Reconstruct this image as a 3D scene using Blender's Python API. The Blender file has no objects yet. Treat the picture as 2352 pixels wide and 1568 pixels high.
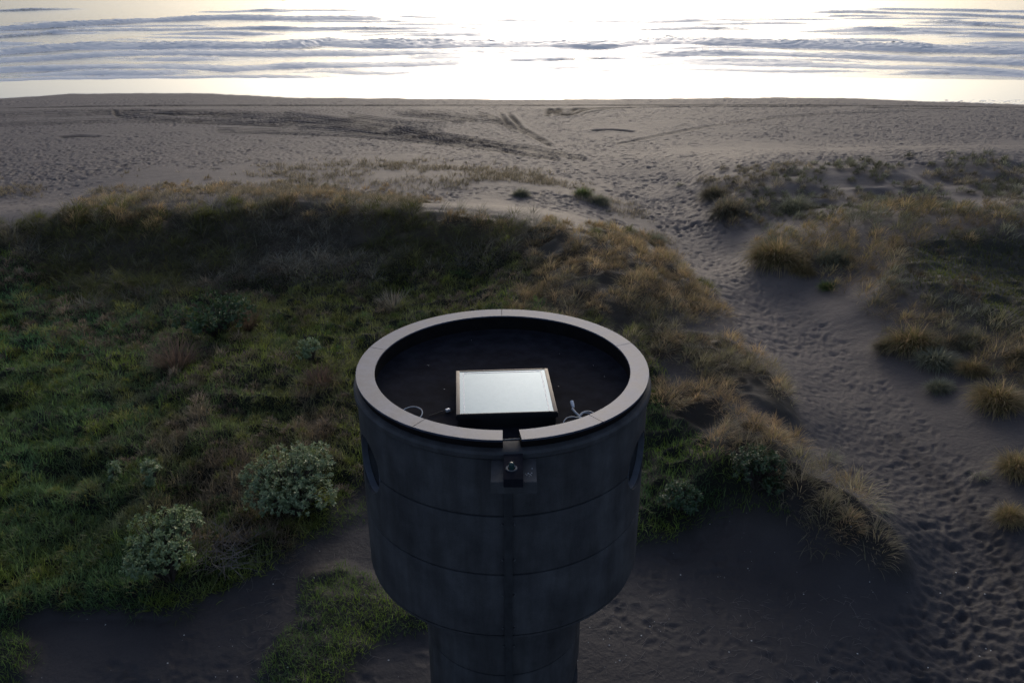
import bpy, bmesh, math, random
import numpy as np
from mathutils import Vector, Matrix

rng = np.random.default_rng(7)
random.seed(7)
S = bpy.context.scene
COL = S.collection

# ------------------------------------------------------------------ camera, sky, sun, exposure
CAM_H = 12.5                       # drone height above the sand at the tower's foot
PITCH = math.radians(24.5)         # looking down
FOC = 1900.0                       # focal length in units of a 2352-wide picture
cam_d = bpy.data.cameras.new('camera')
cam_d.sensor_width = 36.0
cam_d.lens = 36.0 * FOC / 2352.0
cam_d.clip_start = 0.1
cam_d.clip_end = 30000.0
cam = bpy.data.objects.new('camera', cam_d)
COL.objects.link(cam)
cam.location = (0, 0, CAM_H)
cam.rotation_euler = (math.radians(90) - PITCH, 0, 0)
S.camera = cam

SUN_EL, SUN_AZ = 14.0, 4.0          # degrees; azimuth clockwise from +Y (straight out to sea)
world = bpy.data.worlds.new('World')
S.world = world
world.use_nodes = True
wn = world.node_tree.nodes
wl = world.node_tree.links
for n in list(wn):
    wn.remove(n)
sky = wn.new('ShaderNodeTexSky')
sky.sky_type = 'NISHITA'
sky.sun_disc = False
sky.sun_elevation = math.radians(SUN_EL)
sky.sun_rotation = math.radians(SUN_AZ)
sky.altitude = 0
sky.air_density = 0.8
sky.dust_density = 4.0
sky.ozone_density = 1.5
bg = wn.new('ShaderNodeBackground')
bg.inputs['Strength'].default_value = 0.10
wo = wn.new('ShaderNodeOutputWorld')
mixc = wn.new('ShaderNodeMix')            # cool tint over the clear-sky model, for white balance
mixc.data_type = 'RGBA'
mixc.blend_type = 'MULTIPLY'
mixc.inputs[0].default_value = 1.0
mixc.inputs[7].default_value = (0.92, 1.0, 1.16, 1)
wl.new(sky.outputs[0], mixc.inputs[6])
sky_fill = wn.new('ShaderNodeMix')            # even fill added over the whole sky to lift the shade, like thin cloud
sky_fill.data_type = 'RGBA'
sky_fill.blend_type = 'ADD'
sky_fill.inputs[0].default_value = 1.0
sky_fill.inputs[7].default_value = (0.53, 0.55, 0.60, 1)
wl.new(mixc.outputs[2], sky_fill.inputs[6])
wl.new(sky_fill.outputs[2], bg.inputs[0])
wl.new(bg.outputs[0], wo.inputs[0])

sun_d = bpy.data.lights.new('sun', 'SUN')
sun_d.energy = 0.3
sun_d.angle = math.radians(14.0)
sun_d.color = (1.0, 0.86, 0.74)
sun = bpy.data.objects.new('sun', sun_d)
COL.objects.link(sun)
_e, _a = math.radians(SUN_EL), math.radians(SUN_AZ)
sun_dir = Vector((math.sin(_a) * math.cos(_e), math.cos(_a) * math.cos(_e), math.sin(_e)))
sun.rotation_euler = sun_dir.to_track_quat('Z', 'Y').to_euler()

S.view_settings.view_transform = 'Standard'
S.view_settings.look = 'None'
S.view_settings.gamma = 1.0
S.view_settings.exposure = 0.2
S.cycles.max_bounces = 6
S.cycles.diffuse_bounces = 3
S.cycles.transmission_bounces = 4
S.cycles.sample_clamp_indirect = 6.0

# ------------------------------------------------------------------ helpers
SN, CS = math.sin(PITCH), math.cos(PITCH)


def ray(u, v):
    a = (np.asarray(u, float) - 1176) / FOC
    b = (np.asarray(v, float) - 784) / FOC
    return a, CS - b * SN, -SN - b * CS


def ground_at(u, v, z):
    """the place on the level z that the photo shows at (u, v) of its 2352-wide view"""
    a, b, c = ray(u, v)
    t = (np.asarray(z, float) - CAM_H) / c
    return a * t, b * t


def project(x, y, z):
    dz = z - CAM_H
    d = y * CS - dz * SN
    h = y * SN + dz * CS
    d = np.maximum(d, 0.05)
    return 1176 + FOC * x / d, 784 - FOC * h / d


def _hash(ix, iy, seed):
    n = (ix.astype(np.int64) * 374761393 + iy.astype(np.int64) * 668265263 + seed * 974634777) & 0x7fffffff
    n = ((n ^ (n >> 13)) * 1274126177) & 0x7fffffff
    n = (n ^ (n >> 16)) & 0xffff
    return n / 65535.0


def vnoise(x, y, seed=0):
    ix, iy = np.floor(x), np.floor(y)
    fx, fy = x - ix, y - iy
    fx = fx * fx * fx * (fx * (fx * 6 - 15) + 10)
    fy = fy * fy * fy * (fy * (fy * 6 - 15) + 10)
    a = _hash(ix, iy, seed)
    b = _hash(ix + 1, iy, seed)
    c = _hash(ix, iy + 1, seed)
    d = _hash(ix + 1, iy + 1, seed)
    return (a * (1 - fx) + b * fx) * (1 - fy) + (c * (1 - fx) + d * fx) * fy


def fbm(x, y, seed=0, octv=4, gain=0.5):
    r, a, t = 0, 1.0, 0
    for k in range(octv):
        r = r + a * vnoise(x * 2 ** k + 17.3 * k, y * 2 ** k - 9.1 * k, seed + k)
        t += a
        a *= gain
    return r / t


def sstep(a, b, x):
    t = np.clip((x - a) / (b - a), 0, 1)
    return t * t * (3 - 2 * t)


def inpoly(u, v, poly):
    r = np.zeros(np.shape(u), bool)
    n = len(poly)
    for i in range(n):
        x0, y0 = poly[i]
        x1, y1 = poly[(i + 1) % n]
        if y0 == y1:
            continue
        c = ((y0 > v) != (y1 > v)) & (u < (x1 - x0) * (v - y0) / (y1 - y0) + x0)
        r ^= c
    return r


def tag(o, label=None, cat=None, group=None, kind=None):
    if label:
        o['label'] = label
    if cat:
        o['category'] = cat
    if group:
        o['group'] = group
    if kind:
        o['kind'] = kind
    return o


def link(name, me, mat=None, parent=None):
    o = bpy.data.objects.new(name, me)
    COL.objects.link(o)
    if mat is not None:
        me.materials.clear()
        me.materials.append(mat)
    if parent is not None:
        o.parent = parent
    return o


def empty(name, loc=(0, 0, 0), rz=0.0):
    o = bpy.data.objects.new(name, None)
    COL.objects.link(o)
    o.location = loc
    o.rotation_euler = (0, 0, rz)
    o.empty_display_size = 0.2
    return o


def np_mesh(name, verts, loops, starts, smooth=False, col=None):
    """mesh from arrays: loops = flat vertex indices, starts = first loop of each face"""
    me = bpy.data.meshes.new(name)
    me.vertices.add(len(verts))
    me.vertices.foreach_set('co', np.ascontiguousarray(verts, np.float32).ravel())
    me.loops.add(len(loops))
    me.loops.foreach_set('vertex_index', np.ascontiguousarray(loops, np.int32))
    me.polygons.add(len(starts))
    me.polygons.foreach_set('loop_start', np.ascontiguousarray(starts, np.int32))
    if smooth:
        me.polygons.foreach_set('use_smooth', np.ones(len(starts), bool))
    if col is not None:
        c = np.ones((len(verts), 4), np.float32)
        c[:, :3] = col
        at = me.attributes.new('tint', 'FLOAT_COLOR', 'POINT')
        at.data.foreach_set('color', c.ravel())
    me.update(calc_edges=True)
    me.validate()
    return me


def add_float(me, name, val):
    at = me.attributes.new(name, 'FLOAT', 'POINT')
    at.data.foreach_set('value', np.ascontiguousarray(val, np.float32).ravel())


def grid_mesh(name, X, Y, Z, **kw):
    nr, nc = X.shape
    v = np.stack([X, Y, Z], -1).reshape(-1, 3)
    i = np.arange(nr * nc).reshape(nr, nc)
    q = np.stack([i[:-1, :-1], i[:-1, 1:], i[1:, 1:], i[1:, :-1]], -1).reshape(-1)
    return np_mesh(name, v, q, np.arange(0, len(q), 4), **kw)


def bm_mesh(name, bm, smooth_angle=None):
    me = bpy.data.meshes.new(name)
    bm.normal_update()
    bm.to_mesh(me)
    bm.free()
    if smooth_angle is not None:
        me.polygons.foreach_set('use_smooth', np.ones(len(me.polygons), bool))
        me.set_sharp_from_angle(angle=math.radians(smooth_angle))
    return me


def box(bm, x0, x1, y0, y1, z0, z1, M=None, bevel=0.0):
    vs = [bm.verts.new(p) for p in ((x0, y0, z0), (x1, y0, z0), (x1, y1, z0), (x0, y1, z0),
                                    (x0, y0, z1), (x1, y0, z1), (x1, y1, z1), (x0, y1, z1))]
    fs = [bm.faces.new([vs[i] for i in f]) for f in ((0, 3, 2, 1), (4, 5, 6, 7), (0, 1, 5, 4), (1, 2, 6, 5), (2, 3, 7, 6), (3, 0, 4, 7))]
    if bevel:
        es = list({e for f in fs for e in f.edges})
        r = bmesh.ops.bevel(bm, geom=es, offset=bevel, segments=2, affect='EDGES', profile=0.7)
        vs = list({v for f in r['faces'] for v in f.verts} | {v for v in vs if v.is_valid})
    if M is not None:
        bmesh.ops.transform(bm, matrix=M, verts=[v for v in vs if v.is_valid])


def lathe(bm, prof, a0=0.0, a1=360.0, n=128, center=(0, 0)):
    """revolve a closed profile [(r, z)...] from a0 to a1 degrees"""
    full = abs(a1 - a0) >= 359.999
    m = n if full else n + 1
    rows = []
    for k in range(m):
        a = math.radians(a0 + (a1 - a0) * k / n)
        rows.append([bm.verts.new((center[0] + r * math.cos(a), center[1] + r * math.sin(a), z)) for r, z in prof])
    L = len(prof)
    for k in range(n):
        A, B = rows[k], rows[(k + 1) % m]
        for j in range(L):
            bm.faces.new((A[j], B[j], B[(j + 1) % L], A[(j + 1) % L]))
    if not full:
        bm.faces.new(rows[0][::1])
        bm.faces.new(rows[-1][::-1])
    bmesh.ops.recalc_face_normals(bm, faces=bm.faces)


def tube(bm, pts, rad, n=8, caps=True):
    pts = [Vector(p) for p in pts]
    if not hasattr(rad, '__len__'):
        rad = [rad] * len(pts)
    rows = []
    prev = None
    for i, p in enumerate(pts):
        t = (pts[min(i + 1, len(pts) - 1)] - pts[max(i - 1, 0)]).normalized()
        if prev is None:
            s = t.orthogonal().normalized()
        else:
            s = (prev - t * prev.dot(t)).normalized()
        prev = s
        b = t.cross(s)
        rows.append([bm.verts.new(p + (s * math.cos(2 * math.pi * k / n) + b * math.sin(2 * math.pi * k / n)) * rad[i]) for k in range(n)])
    for i in range(len(rows) - 1):
        for k in range(n):
            bm.faces.new((rows[i][k], rows[i][(k + 1) % n], rows[i + 1][(k + 1) % n], rows[i + 1][k]))
    if caps:
        bm.faces.new(rows[0][::-1])
        bm.faces.new(rows[-1])


def smooth_path(pts, n=8):
    """Catmull-Rom through pts"""
    P = [Vector(p) for p in pts]
    P = [P[0] * 2 - P[1]] + P + [P[-1] * 2 - P[-2]]
    out = []
    for i in range(1, len(P) - 2):
        for k in range(n):
            t = k / n
            out.append(0.5 * ((2 * P[i]) + (P[i + 1] - P[i - 1]) * t + (2 * P[i - 1] - 5 * P[i] + 4 * P[i + 1] - P[i + 2]) * t * t
                              + (3 * P[i] - P[i - 1] - 3 * P[i + 1] + P[i + 2]) * t ** 3))
    out.append(P[-2])
    return out


# ------------------------------------------------------------------ materials
def new_mat(name):
    m = bpy.data.materials.new(name)
    m.use_nodes = True
    nt = m.node_tree
    for n in list(nt.nodes):
        nt.nodes.remove(n)
    out = nt.nodes.new('ShaderNodeOutputMaterial')
    return m, nt, out


def N(nt, typ, **kw):
    n = nt.nodes.new(typ)
    for k, v in kw.items():
        if k in n.inputs:
            n.inputs[k].default_value = v
        else:
            setattr(n, k, v)
    return n


def noise(nt, scale, detail=4, rough=0.55, vec=None):
    n = N(nt, 'ShaderNodeTexNoise', Scale=scale, Detail=detail, Roughness=rough)
    if vec is not None:
        nt.links.new(vec, n.inputs['Vector'])
    return n


def ramp(nt, fac, p0, c0, p1, c1):
    r = nt.nodes.new('ShaderNodeValToRGB')
    r.color_ramp.elements[0].position = p0
    r.color_ramp.elements[1].position = p1
    r.color_ramp.elements[0].color = (*c0, 1) if len(c0) == 3 else c0
    r.color_ramp.elements[1].color = (*c1, 1) if len(c1) == 3 else c1
    nt.links.new(fac, r.inputs[0])
    return r


def mul_rgb(nt, a, b, fac=1.0):
    m = nt.nodes.new('ShaderNodeMix')
    m.data_type = 'RGBA'
    m.blend_type = 'MULTIPLY'
    m.inputs[0].default_value = fac
    nt.links.new(a, m.inputs[6])
    nt.links.new(b, m.inputs[7])
    return m.outputs[2]


def math_n(nt, op, a, b):
    m = nt.nodes.new('ShaderNodeMath')
    m.operation = op
    for i, v in enumerate((a, b)):
        if isinstance(v, (int, float)):
            m.inputs[i].default_value = v
        else:
            nt.links.new(v, m.inputs[i])
    return m.outputs[0]


def obj_coord(nt):
    return nt.nodes.new('ShaderNodeTexCoord').outputs['Object']


def simple_mat(name, color, rough=0.6, metal=0.0, vary=0.25, scale=6.0, bump=0.0, bscale=60.0, spec=0.5, stretch=None):
    m, nt, out = new_mat(name)
    co = obj_coord(nt)
    if stretch:
        mp = N(nt, 'ShaderNodeMapping')
        mp.inputs['Scale'].default_value = stretch
        nt.links.new(co, mp.inputs[0])
        co = mp.outputs[0]
    nz = noise(nt, scale, 6, 0.6, co)
    lo = tuple(c * (1 - vary) for c in color)
    hi = tuple(min(1, c * (1 + vary)) for c in color)
    r = ramp(nt, nz.outputs[0], 0.35, lo, 0.68, hi)
    p = N(nt, 'ShaderNodeBsdfPrincipled', Roughness=rough, Metallic=metal)
    p.inputs['Specular IOR Level'].default_value = spec
    nt.links.new(r.outputs[0], p.inputs['Base Color'])
    rr = nt.nodes.new('ShaderNodeMapRange')
    rr.inputs[3].default_value = max(0.02, rough - 0.08)
    rr.inputs[4].default_value = min(1, rough + 0.08)
    nt.links.new(nz.outputs[0], rr.inputs[0])
    nt.links.new(rr.outputs[0], p.inputs['Roughness'])
    if bump:
        nb = noise(nt, bscale, 6, 0.6, obj_coord(nt))
        b = N(nt, 'ShaderNodeBump', Strength=bump, Distance=0.01)
        nt.links.new(nb.outputs[0], b.inputs['Height'])
        nt.links.new(b.outputs[0], p.inputs['Normal'])
    nt.links.new(p.outputs[0], out.inputs[0])
    return m


def sand_material():
    m, nt, out = new_mat('black_sand')
    at = N(nt, 'ShaderNodeAttribute', attribute_name='tint')
    wet = N(nt, 'ShaderNodeAttribute', attribute_name='wet')
    co = obj_coord(nt)
    n1 = noise(nt, 0.9, 5, 0.6, co)
    n2 = noise(nt, 45.0, 3, 0.7, co)
    r1 = ramp(nt, n1.outputs[0], 0.3, (0.82, 0.82, 0.84), 0.7, (1.12, 1.1, 1.08))
    r2 = ramp(nt, n2.outputs[0], 0.3, (0.8, 0.8, 0.8), 0.7, (1.15, 1.15, 1.15))
    c = mul_rgb(nt, mul_rgb(nt, at.outputs[0], r1.outputs[0]), r2.outputs[0])
    p = N(nt, 'ShaderNodeBsdfPrincipled')
    nt.links.new(c, p.inputs['Base Color'])
    rg = nt.nodes.new('ShaderNodeMapRange')
    rg.inputs[3].default_value = 0.72
    rg.inputs[4].default_value = 0.09
    nt.links.new(wet.outputs['Fac'], rg.inputs[0])
    nt.links.new(rg.outputs[0], p.inputs['Roughness'])
    p.inputs['IOR'].default_value = 1.4
    sp = nt.nodes.new('ShaderNodeMapRange')
    sp.inputs[3].default_value = 0.35
    sp.inputs[4].default_value = 0.7
    nt.links.new(wet.outputs['Fac'], sp.inputs[0])
    lo = N(nt, 'ShaderNodeAttribute', attribute_name='track_shade')
    nt.links.new(math_n(nt, 'MULTIPLY', sp.outputs[0], math_n(nt, 'SUBTRACT', 1.0, math_n(nt, 'MULTIPLY', lo.outputs['Fac'], 0.95))), p.inputs['Specular IOR Level'])  # less sheen along the tracks, for the shadow of turned sand
    nb = noise(nt, 9.0, 6, 0.62, co)
    nb2 = noise(nt, 2.4, 3, 0.5, co)
    hsum = math_n(nt, 'ADD', nb.outputs[0], math_n(nt, 'MULTIPLY', nb2.outputs[0], 1.5))
    b = N(nt, 'ShaderNodeBump', Distance=0.05)
    st = nt.nodes.new('ShaderNodeMapRange')
    st.inputs[3].default_value = 0.5
    st.inputs[4].default_value = 0.0
    nt.links.new(wet.outputs['Fac'], st.inputs[0])
    nt.links.new(st.outputs[0], b.inputs['Strength'])
    nt.links.new(hsum, b.inputs['Height'])
    nt.links.new(b.outputs[0], p.inputs['Normal'])
    nt.links.new(p.outputs[0], out.inputs[0])
    return m


def leaf_material(name, trans=0.45, gloss=0.08, rough=0.45):
    m, nt, out = new_mat(name)
    at = N(nt, 'ShaderNodeAttribute', attribute_name='tint')
    d = N(nt, 'ShaderNodeBsdfDiffuse')
    t = N(nt, 'ShaderNodeBsdfTranslucent')
    g = N(nt, 'ShaderNodeBsdfGlossy', Roughness=rough)
    g.inputs['Color'].default_value = (0.6, 0.6, 0.6, 1)
    nt.links.new(at.outputs[0], d.inputs[0])
    nt.links.new(at.outputs[0], t.inputs[0])
    a = N(nt, 'ShaderNodeMixShader', Fac=trans)
    nt.links.new(d.outputs[0], a.inputs[1])
    nt.links.new(t.outputs[0], a.inputs[2])
    b = N(nt, 'ShaderNodeMixShader', Fac=gloss)
    nt.links.new(a.outputs[0], b.inputs[1])
    nt.links.new(g.outputs[0], b.inputs[2])
    nt.links.new(b.outputs[0], out.inputs[0])
    return m


def sea_material():
    m, nt, out = new_mat('sea_water')
    fo = N(nt, 'ShaderNodeAttribute', attribute_name='foam')
    co = obj_coord(nt)
    mp = N(nt, 'ShaderNodeMapping')
    mp.inputs['Scale'].default_value = (0.5, 1.0, 1.0)
    nt.links.new(co, mp.inputs[0])
    n1 = noise(nt, 0.9, 7, 0.68, mp.outputs[0])
    f = math_n(nt, 'ADD', fo.outputs['Fac'], math_n(nt, 'MULTIPLY', math_n(nt, 'SUBTRACT', n1.outputs[0], 0.5), 1.2))
    fr = ramp(nt, f, 0.42, (0, 0, 0), 0.72, (1, 1, 1))
    w = N(nt, 'ShaderNodeBsdfPrincipled', Roughness=0.16, IOR=1.33)
    w.inputs['Base Color'].default_value = (0.035, 0.06, 0.07, 1)
    nb = noise(nt, 0.8, 5, 0.6, mp.outputs[0])
    nb2 = noise(nt, 0.12, 3, 0.5, mp.outputs[0])
    hs = math_n(nt, 'ADD', nb.outputs[0], math_n(nt, 'MULTIPLY', nb2.outputs[0], 2.5))
    b = N(nt, 'ShaderNodeBump', Strength=0.42, Distance=0.25)
    nt.links.new(hs, b.inputs['Height'])
    nt.links.new(b.outputs[0], w.inputs['Normal'])
    d = N(nt, 'ShaderNodeBsdfPrincipled', Roughness=0.48)
    d.inputs['Specular IOR Level'].default_value = 0.85
    d.inputs['Coat Weight'].default_value = 0.4
    d.inputs['Coat Roughness'].default_value = 0.4
    d.inputs['Base Color'].default_value = (0.93, 0.95, 0.96, 1)
    nf = noise(nt, 2.2, 5, 0.65, co)
    bf = N(nt, 'ShaderNodeBump', Strength=0.5, Distance=0.12)
    nt.links.new(nf.outputs[0], bf.inputs['Height'])
    nt.links.new(bf.outputs[0], d.inputs['Normal'])
    tl = N(nt, 'ShaderNodeBsdfTranslucent')          # spray and bubbles let the light behind them through
    tl.inputs[0].default_value = (0.70, 0.78, 0.84, 1)
    dm = N(nt, 'ShaderNodeMixShader', Fac=0.2)
    nt.links.new(d.outputs[0], dm.inputs[1])
    nt.links.new(tl.outputs[0], dm.inputs[2])
    mx = N(nt, 'ShaderNodeMixShader')
    nt.links.new(fr.outputs[0], mx.inputs[0])
    nt.links.new(w.outputs[0], mx.inputs[1])
    nt.links.new(dm.outputs[0], mx.inputs[2])
    nt.links.new(mx.outputs[0], out.inputs[0])
    return m


def concrete_material():
    m, nt, out = new_mat('weathered_concrete')
    co = obj_coord(nt)
    mp = N(nt, 'ShaderNodeMapping')
    mp.inputs['Scale'].default_value = (3.0, 3.0, 0.5)
    nt.links.new(co, mp.inputs[0])
    n1 = noise(nt, 1.6, 6, 0.62, mp.outputs[0])
    n2 = noise(nt, 2.2, 5, 0.6, co)
    n3 = noise(nt, 70, 3, 0.6, co)
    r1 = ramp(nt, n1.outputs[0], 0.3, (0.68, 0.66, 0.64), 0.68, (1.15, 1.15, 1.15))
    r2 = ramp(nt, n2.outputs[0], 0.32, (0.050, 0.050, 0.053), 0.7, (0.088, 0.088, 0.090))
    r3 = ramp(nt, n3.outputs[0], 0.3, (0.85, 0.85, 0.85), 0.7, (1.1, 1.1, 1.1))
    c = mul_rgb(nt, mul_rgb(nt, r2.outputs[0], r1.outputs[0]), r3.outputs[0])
    p = N(nt, 'ShaderNodeBsdfPrincipled', Roughness=0.7)
    p.inputs['Specular IOR Level'].default_value = 0.3
    nt.links.new(c, p.inputs['Base Color'])
    b = N(nt, 'ShaderNodeBump', Strength=0.25, Distance=0.01)
    nt.links.new(n3.outputs[0], b.inputs['Height'])
    nt.links.new(b.outputs[0], p.inputs['Normal'])
    nt.links.new(p.outputs[0], out.inputs[0])
    return m


def panel_material():
    m, nt, out = new_mat('frosted_glass')
    co = obj_coord(nt)
    n1 = noise(nt, 14, 6, 0.7, co)
    n2 = noise(nt, 90, 2, 0.5, co)
    r = ramp(nt, n1.outputs[0], 0.3, (0.108, 0.148, 0.185), 0.75, (0.128, 0.170, 0.208))
    sp = ramp(nt, n2.outputs[0], 0.70, (0, 0, 0), 0.76, (1, 1, 1))
    mx = nt.nodes.new('ShaderNodeMix')
    mx.data_type = 'RGBA'
    nt.links.new(sp.outputs[0], mx.inputs[0])
    nt.links.new(r.outputs[0], mx.inputs[6])
    mx.inputs[7].default_value = (0.28, 0.30, 0.30, 1)
    p = N(nt, 'ShaderNodeBsdfPrincipled', Metallic=0.85, Roughness=0.3)
    nt.links.new(mx.outputs[2], p.inputs['Base Color'])
    nt.links.new(p.outputs[0], out.inputs[0])
    return m


M_SAND = sand_material()
M_BLADE = leaf_material('grass_blades', 0.5, 0.05, 0.5)
M_LEAF = leaf_material('shrub_leaves', 0.3, 0.08, 0.4)
M_SEA = sea_material()
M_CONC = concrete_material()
M_PANEL = panel_material()
M_COPING = simple_mat('coping_metal', (0.082, 0.093, 0.130), 0.5, 0.5, 0.3, 4.0, 0.1, 40)
M_DARKMET = simple_mat('dark_membrane', (0.019, 0.019, 0.024), 0.95, 0.0, 0.3, 4.0, 0.15, 50, 0.02)
M_FASCIA = simple_mat('dark_fascia', (0.012, 0.010, 0.010), 0.8, 0.0, 0.2, 5.0, 0.0, 60, 0.08)
M_FRAME = simple_mat('bronze_frame', (0.07, 0.058, 0.054), 0.5, 0.4, 0.15, 5.0)
M_HOLESHADE = simple_mat('hole_shade', (0.006, 0.007, 0.008), 0.12, 0.0, 0.1, 5.0, 0.0, 60, 0.3)
M_LITSILL = simple_mat('lit_sill', (0.11, 0.12, 0.14), 0.6, 0.0, 0.2, 5.0)
M_CURB = simple_mat('black_curb', (0.012, 0.012, 0.013), 0.5, 0.0, 0.2, 5.0)
M_CABLE = simple_mat('grey_cable', (0.55, 0.57, 0.58), 0.5, 0.0, 0.1, 20.0)
M_WHITE = simple_mat('white_plastic', (0.8, 0.8, 0.8), 0.4, 0.0, 0.05, 20.0)
M_GALV = simple_mat('galvanised_steel', (0.045, 0.047, 0.05), 0.7, 0.3, 0.25, 8.0)
M_LENS = simple_mat('green_lens', (0.01, 0.045, 0.042), 0.4, 0.0, 0.1, 20.0)
M_RING = simple_mat('worn_steel_ring', (0.16, 0.165, 0.17), 0.5, 0.5, 0.15, 20.0)
M_STEM = simple_mat('bark', (0.07, 0.055, 0.045), 0.8, 0.0, 0.3, 15.0)
M_TWIG = simple_mat('dead_twig', (0.22, 0.19, 0.17), 0.8, 0.0, 0.3, 15.0)
M_SHELL = simple_mat('shell', (0.7, 0.68, 0.62), 0.5, 0.0, 0.15, 20.0)
M_BIRD = simple_mat('bird_feathers', (0.05, 0.05, 0.055), 0.7, 0.0, 0.3, 20.0)
M_DROP = simple_mat('bird_dropping', (0.75, 0.75, 0.72), 0.7, 0.0, 0.1, 30.0)

# ------------------------------------------------------------------ terrain: heights known at places seen in the photo
CTRL = [  # u, v, z
    (60, 1520, 0.05), (600, 1500, 0), (900, 1400, 0.02), (1500, 1400, 0), (1700, 1480, 0), (2300, 1560, 0.02), (1950, 1420, 0), (300, 1400, 0.1),
    (-300, 1400, 0.15), (-300, 1000, 0.3), (0, 1250, 0.25), (200, 1150, 0.2), (600, 1150, 0.1), (0, 1000, 0.3), (350, 980, 0.25), (750, 950, 0.15),
    (0, 820, 0.2), (300, 800, 0.1), (650, 800, 0.05), (1000, 900, 0.0), (1200, 900, 0.2), (100, 700, 0.0), (400, 690, 0), (800, 680, 0.0), (1050, 690, 0.2),
    (-400, 700, 0.3), (-300, 560, 1.3), (0, 545, 1.2), (130, 508, 1.7), (260, 494, 2.0), (400, 522, 1.45), (500, 494, 2.0), (700, 484, 2.15), (900, 498, 2.1),
    (1060, 505, 2.1), (1200, 515, 2.05), (1300, 535, 2.1), (120, 600, 0.6), (300, 590, 0.7), (500, 570, 0.9), (700, 560, 0.9), (900, 570, 0.9), (1100, 570, 1.1), (1150, 650, 0.5),
    (1230, 640, 1.2), (1330, 620, 1.7), (1400, 640, 1.7), (1450, 570, 1.4), (1520, 620, 1.3), (1600, 700, 0.9), (1500, 720, 1.3), (1300, 720, 1.2), (1480, 790, 0.9),
    (1580, 800, 1.0), (1700, 840, 0.8), (1780, 920, 0.7), (1640, 900, 0.9), (1560, 910, 0.8), (1600, 930, 1.0), (1700, 1000, 1.3), (1800, 1060, 1.3), (1880, 1150, 1.1), (1980, 1210, 0.9),
    (2060, 1290, 0.5), (1850, 1020, 0.3), (1960, 1130, 0.25), (2120, 1300, 0.05), (1560, 1050, 0.25), (1500, 1180, 0.1), (1680, 1180, 0.08), (1850, 1270, 0.05), (2000, 1360, 0.02),
    # sand behind the crest, and the foredune
    (850, 455, 1.4), (1000, 470, 1.5), (1200, 475, 1.3), (1350, 500, 1.0), (600, 440, 1.6), (400, 440, 1.4), (250, 460, 1.2), (700, 415, 1.0), (1000, 415, 1.0), (1200, 420, 1.0), (1350, 455, 0.7),
    (500, 392, 0.5), (800, 385, 0.5), (1100, 390, 0.4), (1300, 405, 0.2), (150, 440, 0.2), (0, 470, 0.3), (60, 425, 0.1), (-300, 450, 0.3), (300, 400, 0.3),
    # sandy path through the gap
    (1400, 385, -0.05), (1440, 420, 0.0), (1500, 470, 0.0), (1560, 530, 0), (1640, 620, 0), (1720, 710, 0), (1800, 800, 0), (1900, 900, 0), (1990, 1020, 0), (2080, 1140, 0), (2180, 1280, 0), (2280, 1420, 0),
    (1560, 420, 0.05), (1600, 470, 0.1), (1690, 580, 0.03), (1830, 720, 0.05), (2000, 880, 0.15), (2140, 1030, 0.2), (2290, 1250, 0.15),
    # right hand dune
    (1620, 400, 0.7), (1700, 372, 1.3), (1900, 375, 1.3), (2080, 365, 1.6), (2250, 352, 1.9), (2500, 352, 1.9), (2352, 380, 1.6), (1700, 430, 1.1), (1850, 430, 1.2), (2000, 440, 1.1), (2200, 430, 1.3),
    (2352, 430, 1.4), (1680, 490, 0.6), (1800, 480, 0.85), (2000, 480, 1.2), (2200, 480, 1.3), (1820, 530, 0.95), (1950, 505, 1.55), (2100, 500, 1.75), (2300, 505, 2.0), (2600, 510, 2.3),
    (1780, 585, 0.8), (1900, 590, 1.0), (2050, 590, 1.4), (2200, 560, 1.2), (2352, 570, 1.1), (2250, 640, 0.8), (2352, 680, 0.8), (2600, 640, 0.8), (1900, 650, 0.45), (1860, 660, 0.25),
    (2030, 670, 1.3), (2130, 720, 1.2), (2250, 760, 1.1), (2352, 800, 1.1), (2000, 740, 0.5), (2150, 800, 0.6), (2250, 860, 0.7), (2352, 920, 0.8), (2600, 900, 1.0), (2150, 900, 0.4), (2250, 980, 0.5),
    (2352, 1060, 0.6), (2352, 1200, 0.5), (2600, 1200, 0.7), (2450, 1400, 0.4),
    # beach
    (0, 380, -0.4), (400, 345, -0.4), (800, 345, -0.35), (1176, 345, -0.35), (1500, 345, -0.35), (1900, 330, -0.4), (2352, 330, -0.4), (-400, 380, -0.3), (2700, 335, -0.4),
    (0, 300, -1.0), (600, 300, -0.9), (1176, 300, -0.9), (1800, 300, -0.9), (2352, 300, -0.9), (0, 262, -1.5), (600, 262, -1.4), (1176, 262, -1.4), (1800, 262, -1.4), (2352, 265, -1.5),
]
cx, cy, cz = [], [], []
for u, v, z in CTRL:
    x, y = ground_at(u, v, z)
    cx.append(float(x)); cy.append(float(y)); cz.append(z)
for x, y, z in ((-0.1, 10.2, 0), (0, 5, 0), (-8, 6, 0.1), (8, 6, 0), (-20, 5, 0.3), (20, 5, 0.4), (-30, 15, 0.4), (30, 15, 0.8), (0, -10, 0), (-20, -10, 0.2), (20, -10, 0.2),
                (-75, 60, 0.2), (75, 60, 0.6), (-60, 40, 1.0), (60, 40, 1.6), (-45, 25, 0.6), (45, 25, 1.2), (-90, 100, -1.9), (90, 100, -1.9), (0, 100, -1.85), (-40, 100, -1.85), (40, 100, -1.85)):
    cx.append(x); cy.append(y); cz.append(z)
cx, cy, cz = np.array(cx), np.array(cy), np.array(cz)


def tps_fit(px, py, pz, lam):
    n = len(px)
    r2 = (px[:, None] - px) ** 2 + (py[:, None] - py) ** 2
    K = 0.5 * r2 * np.log(r2 + 1e-9) + lam * np.eye(n)
    P = np.stack([np.ones(n), px, py], 1)
    A = np.block([[K, P], [P.T, np.zeros((3, 3))]])
    return np.linalg.solve(A, np.concatenate([pz, np.zeros(3)]))


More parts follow.
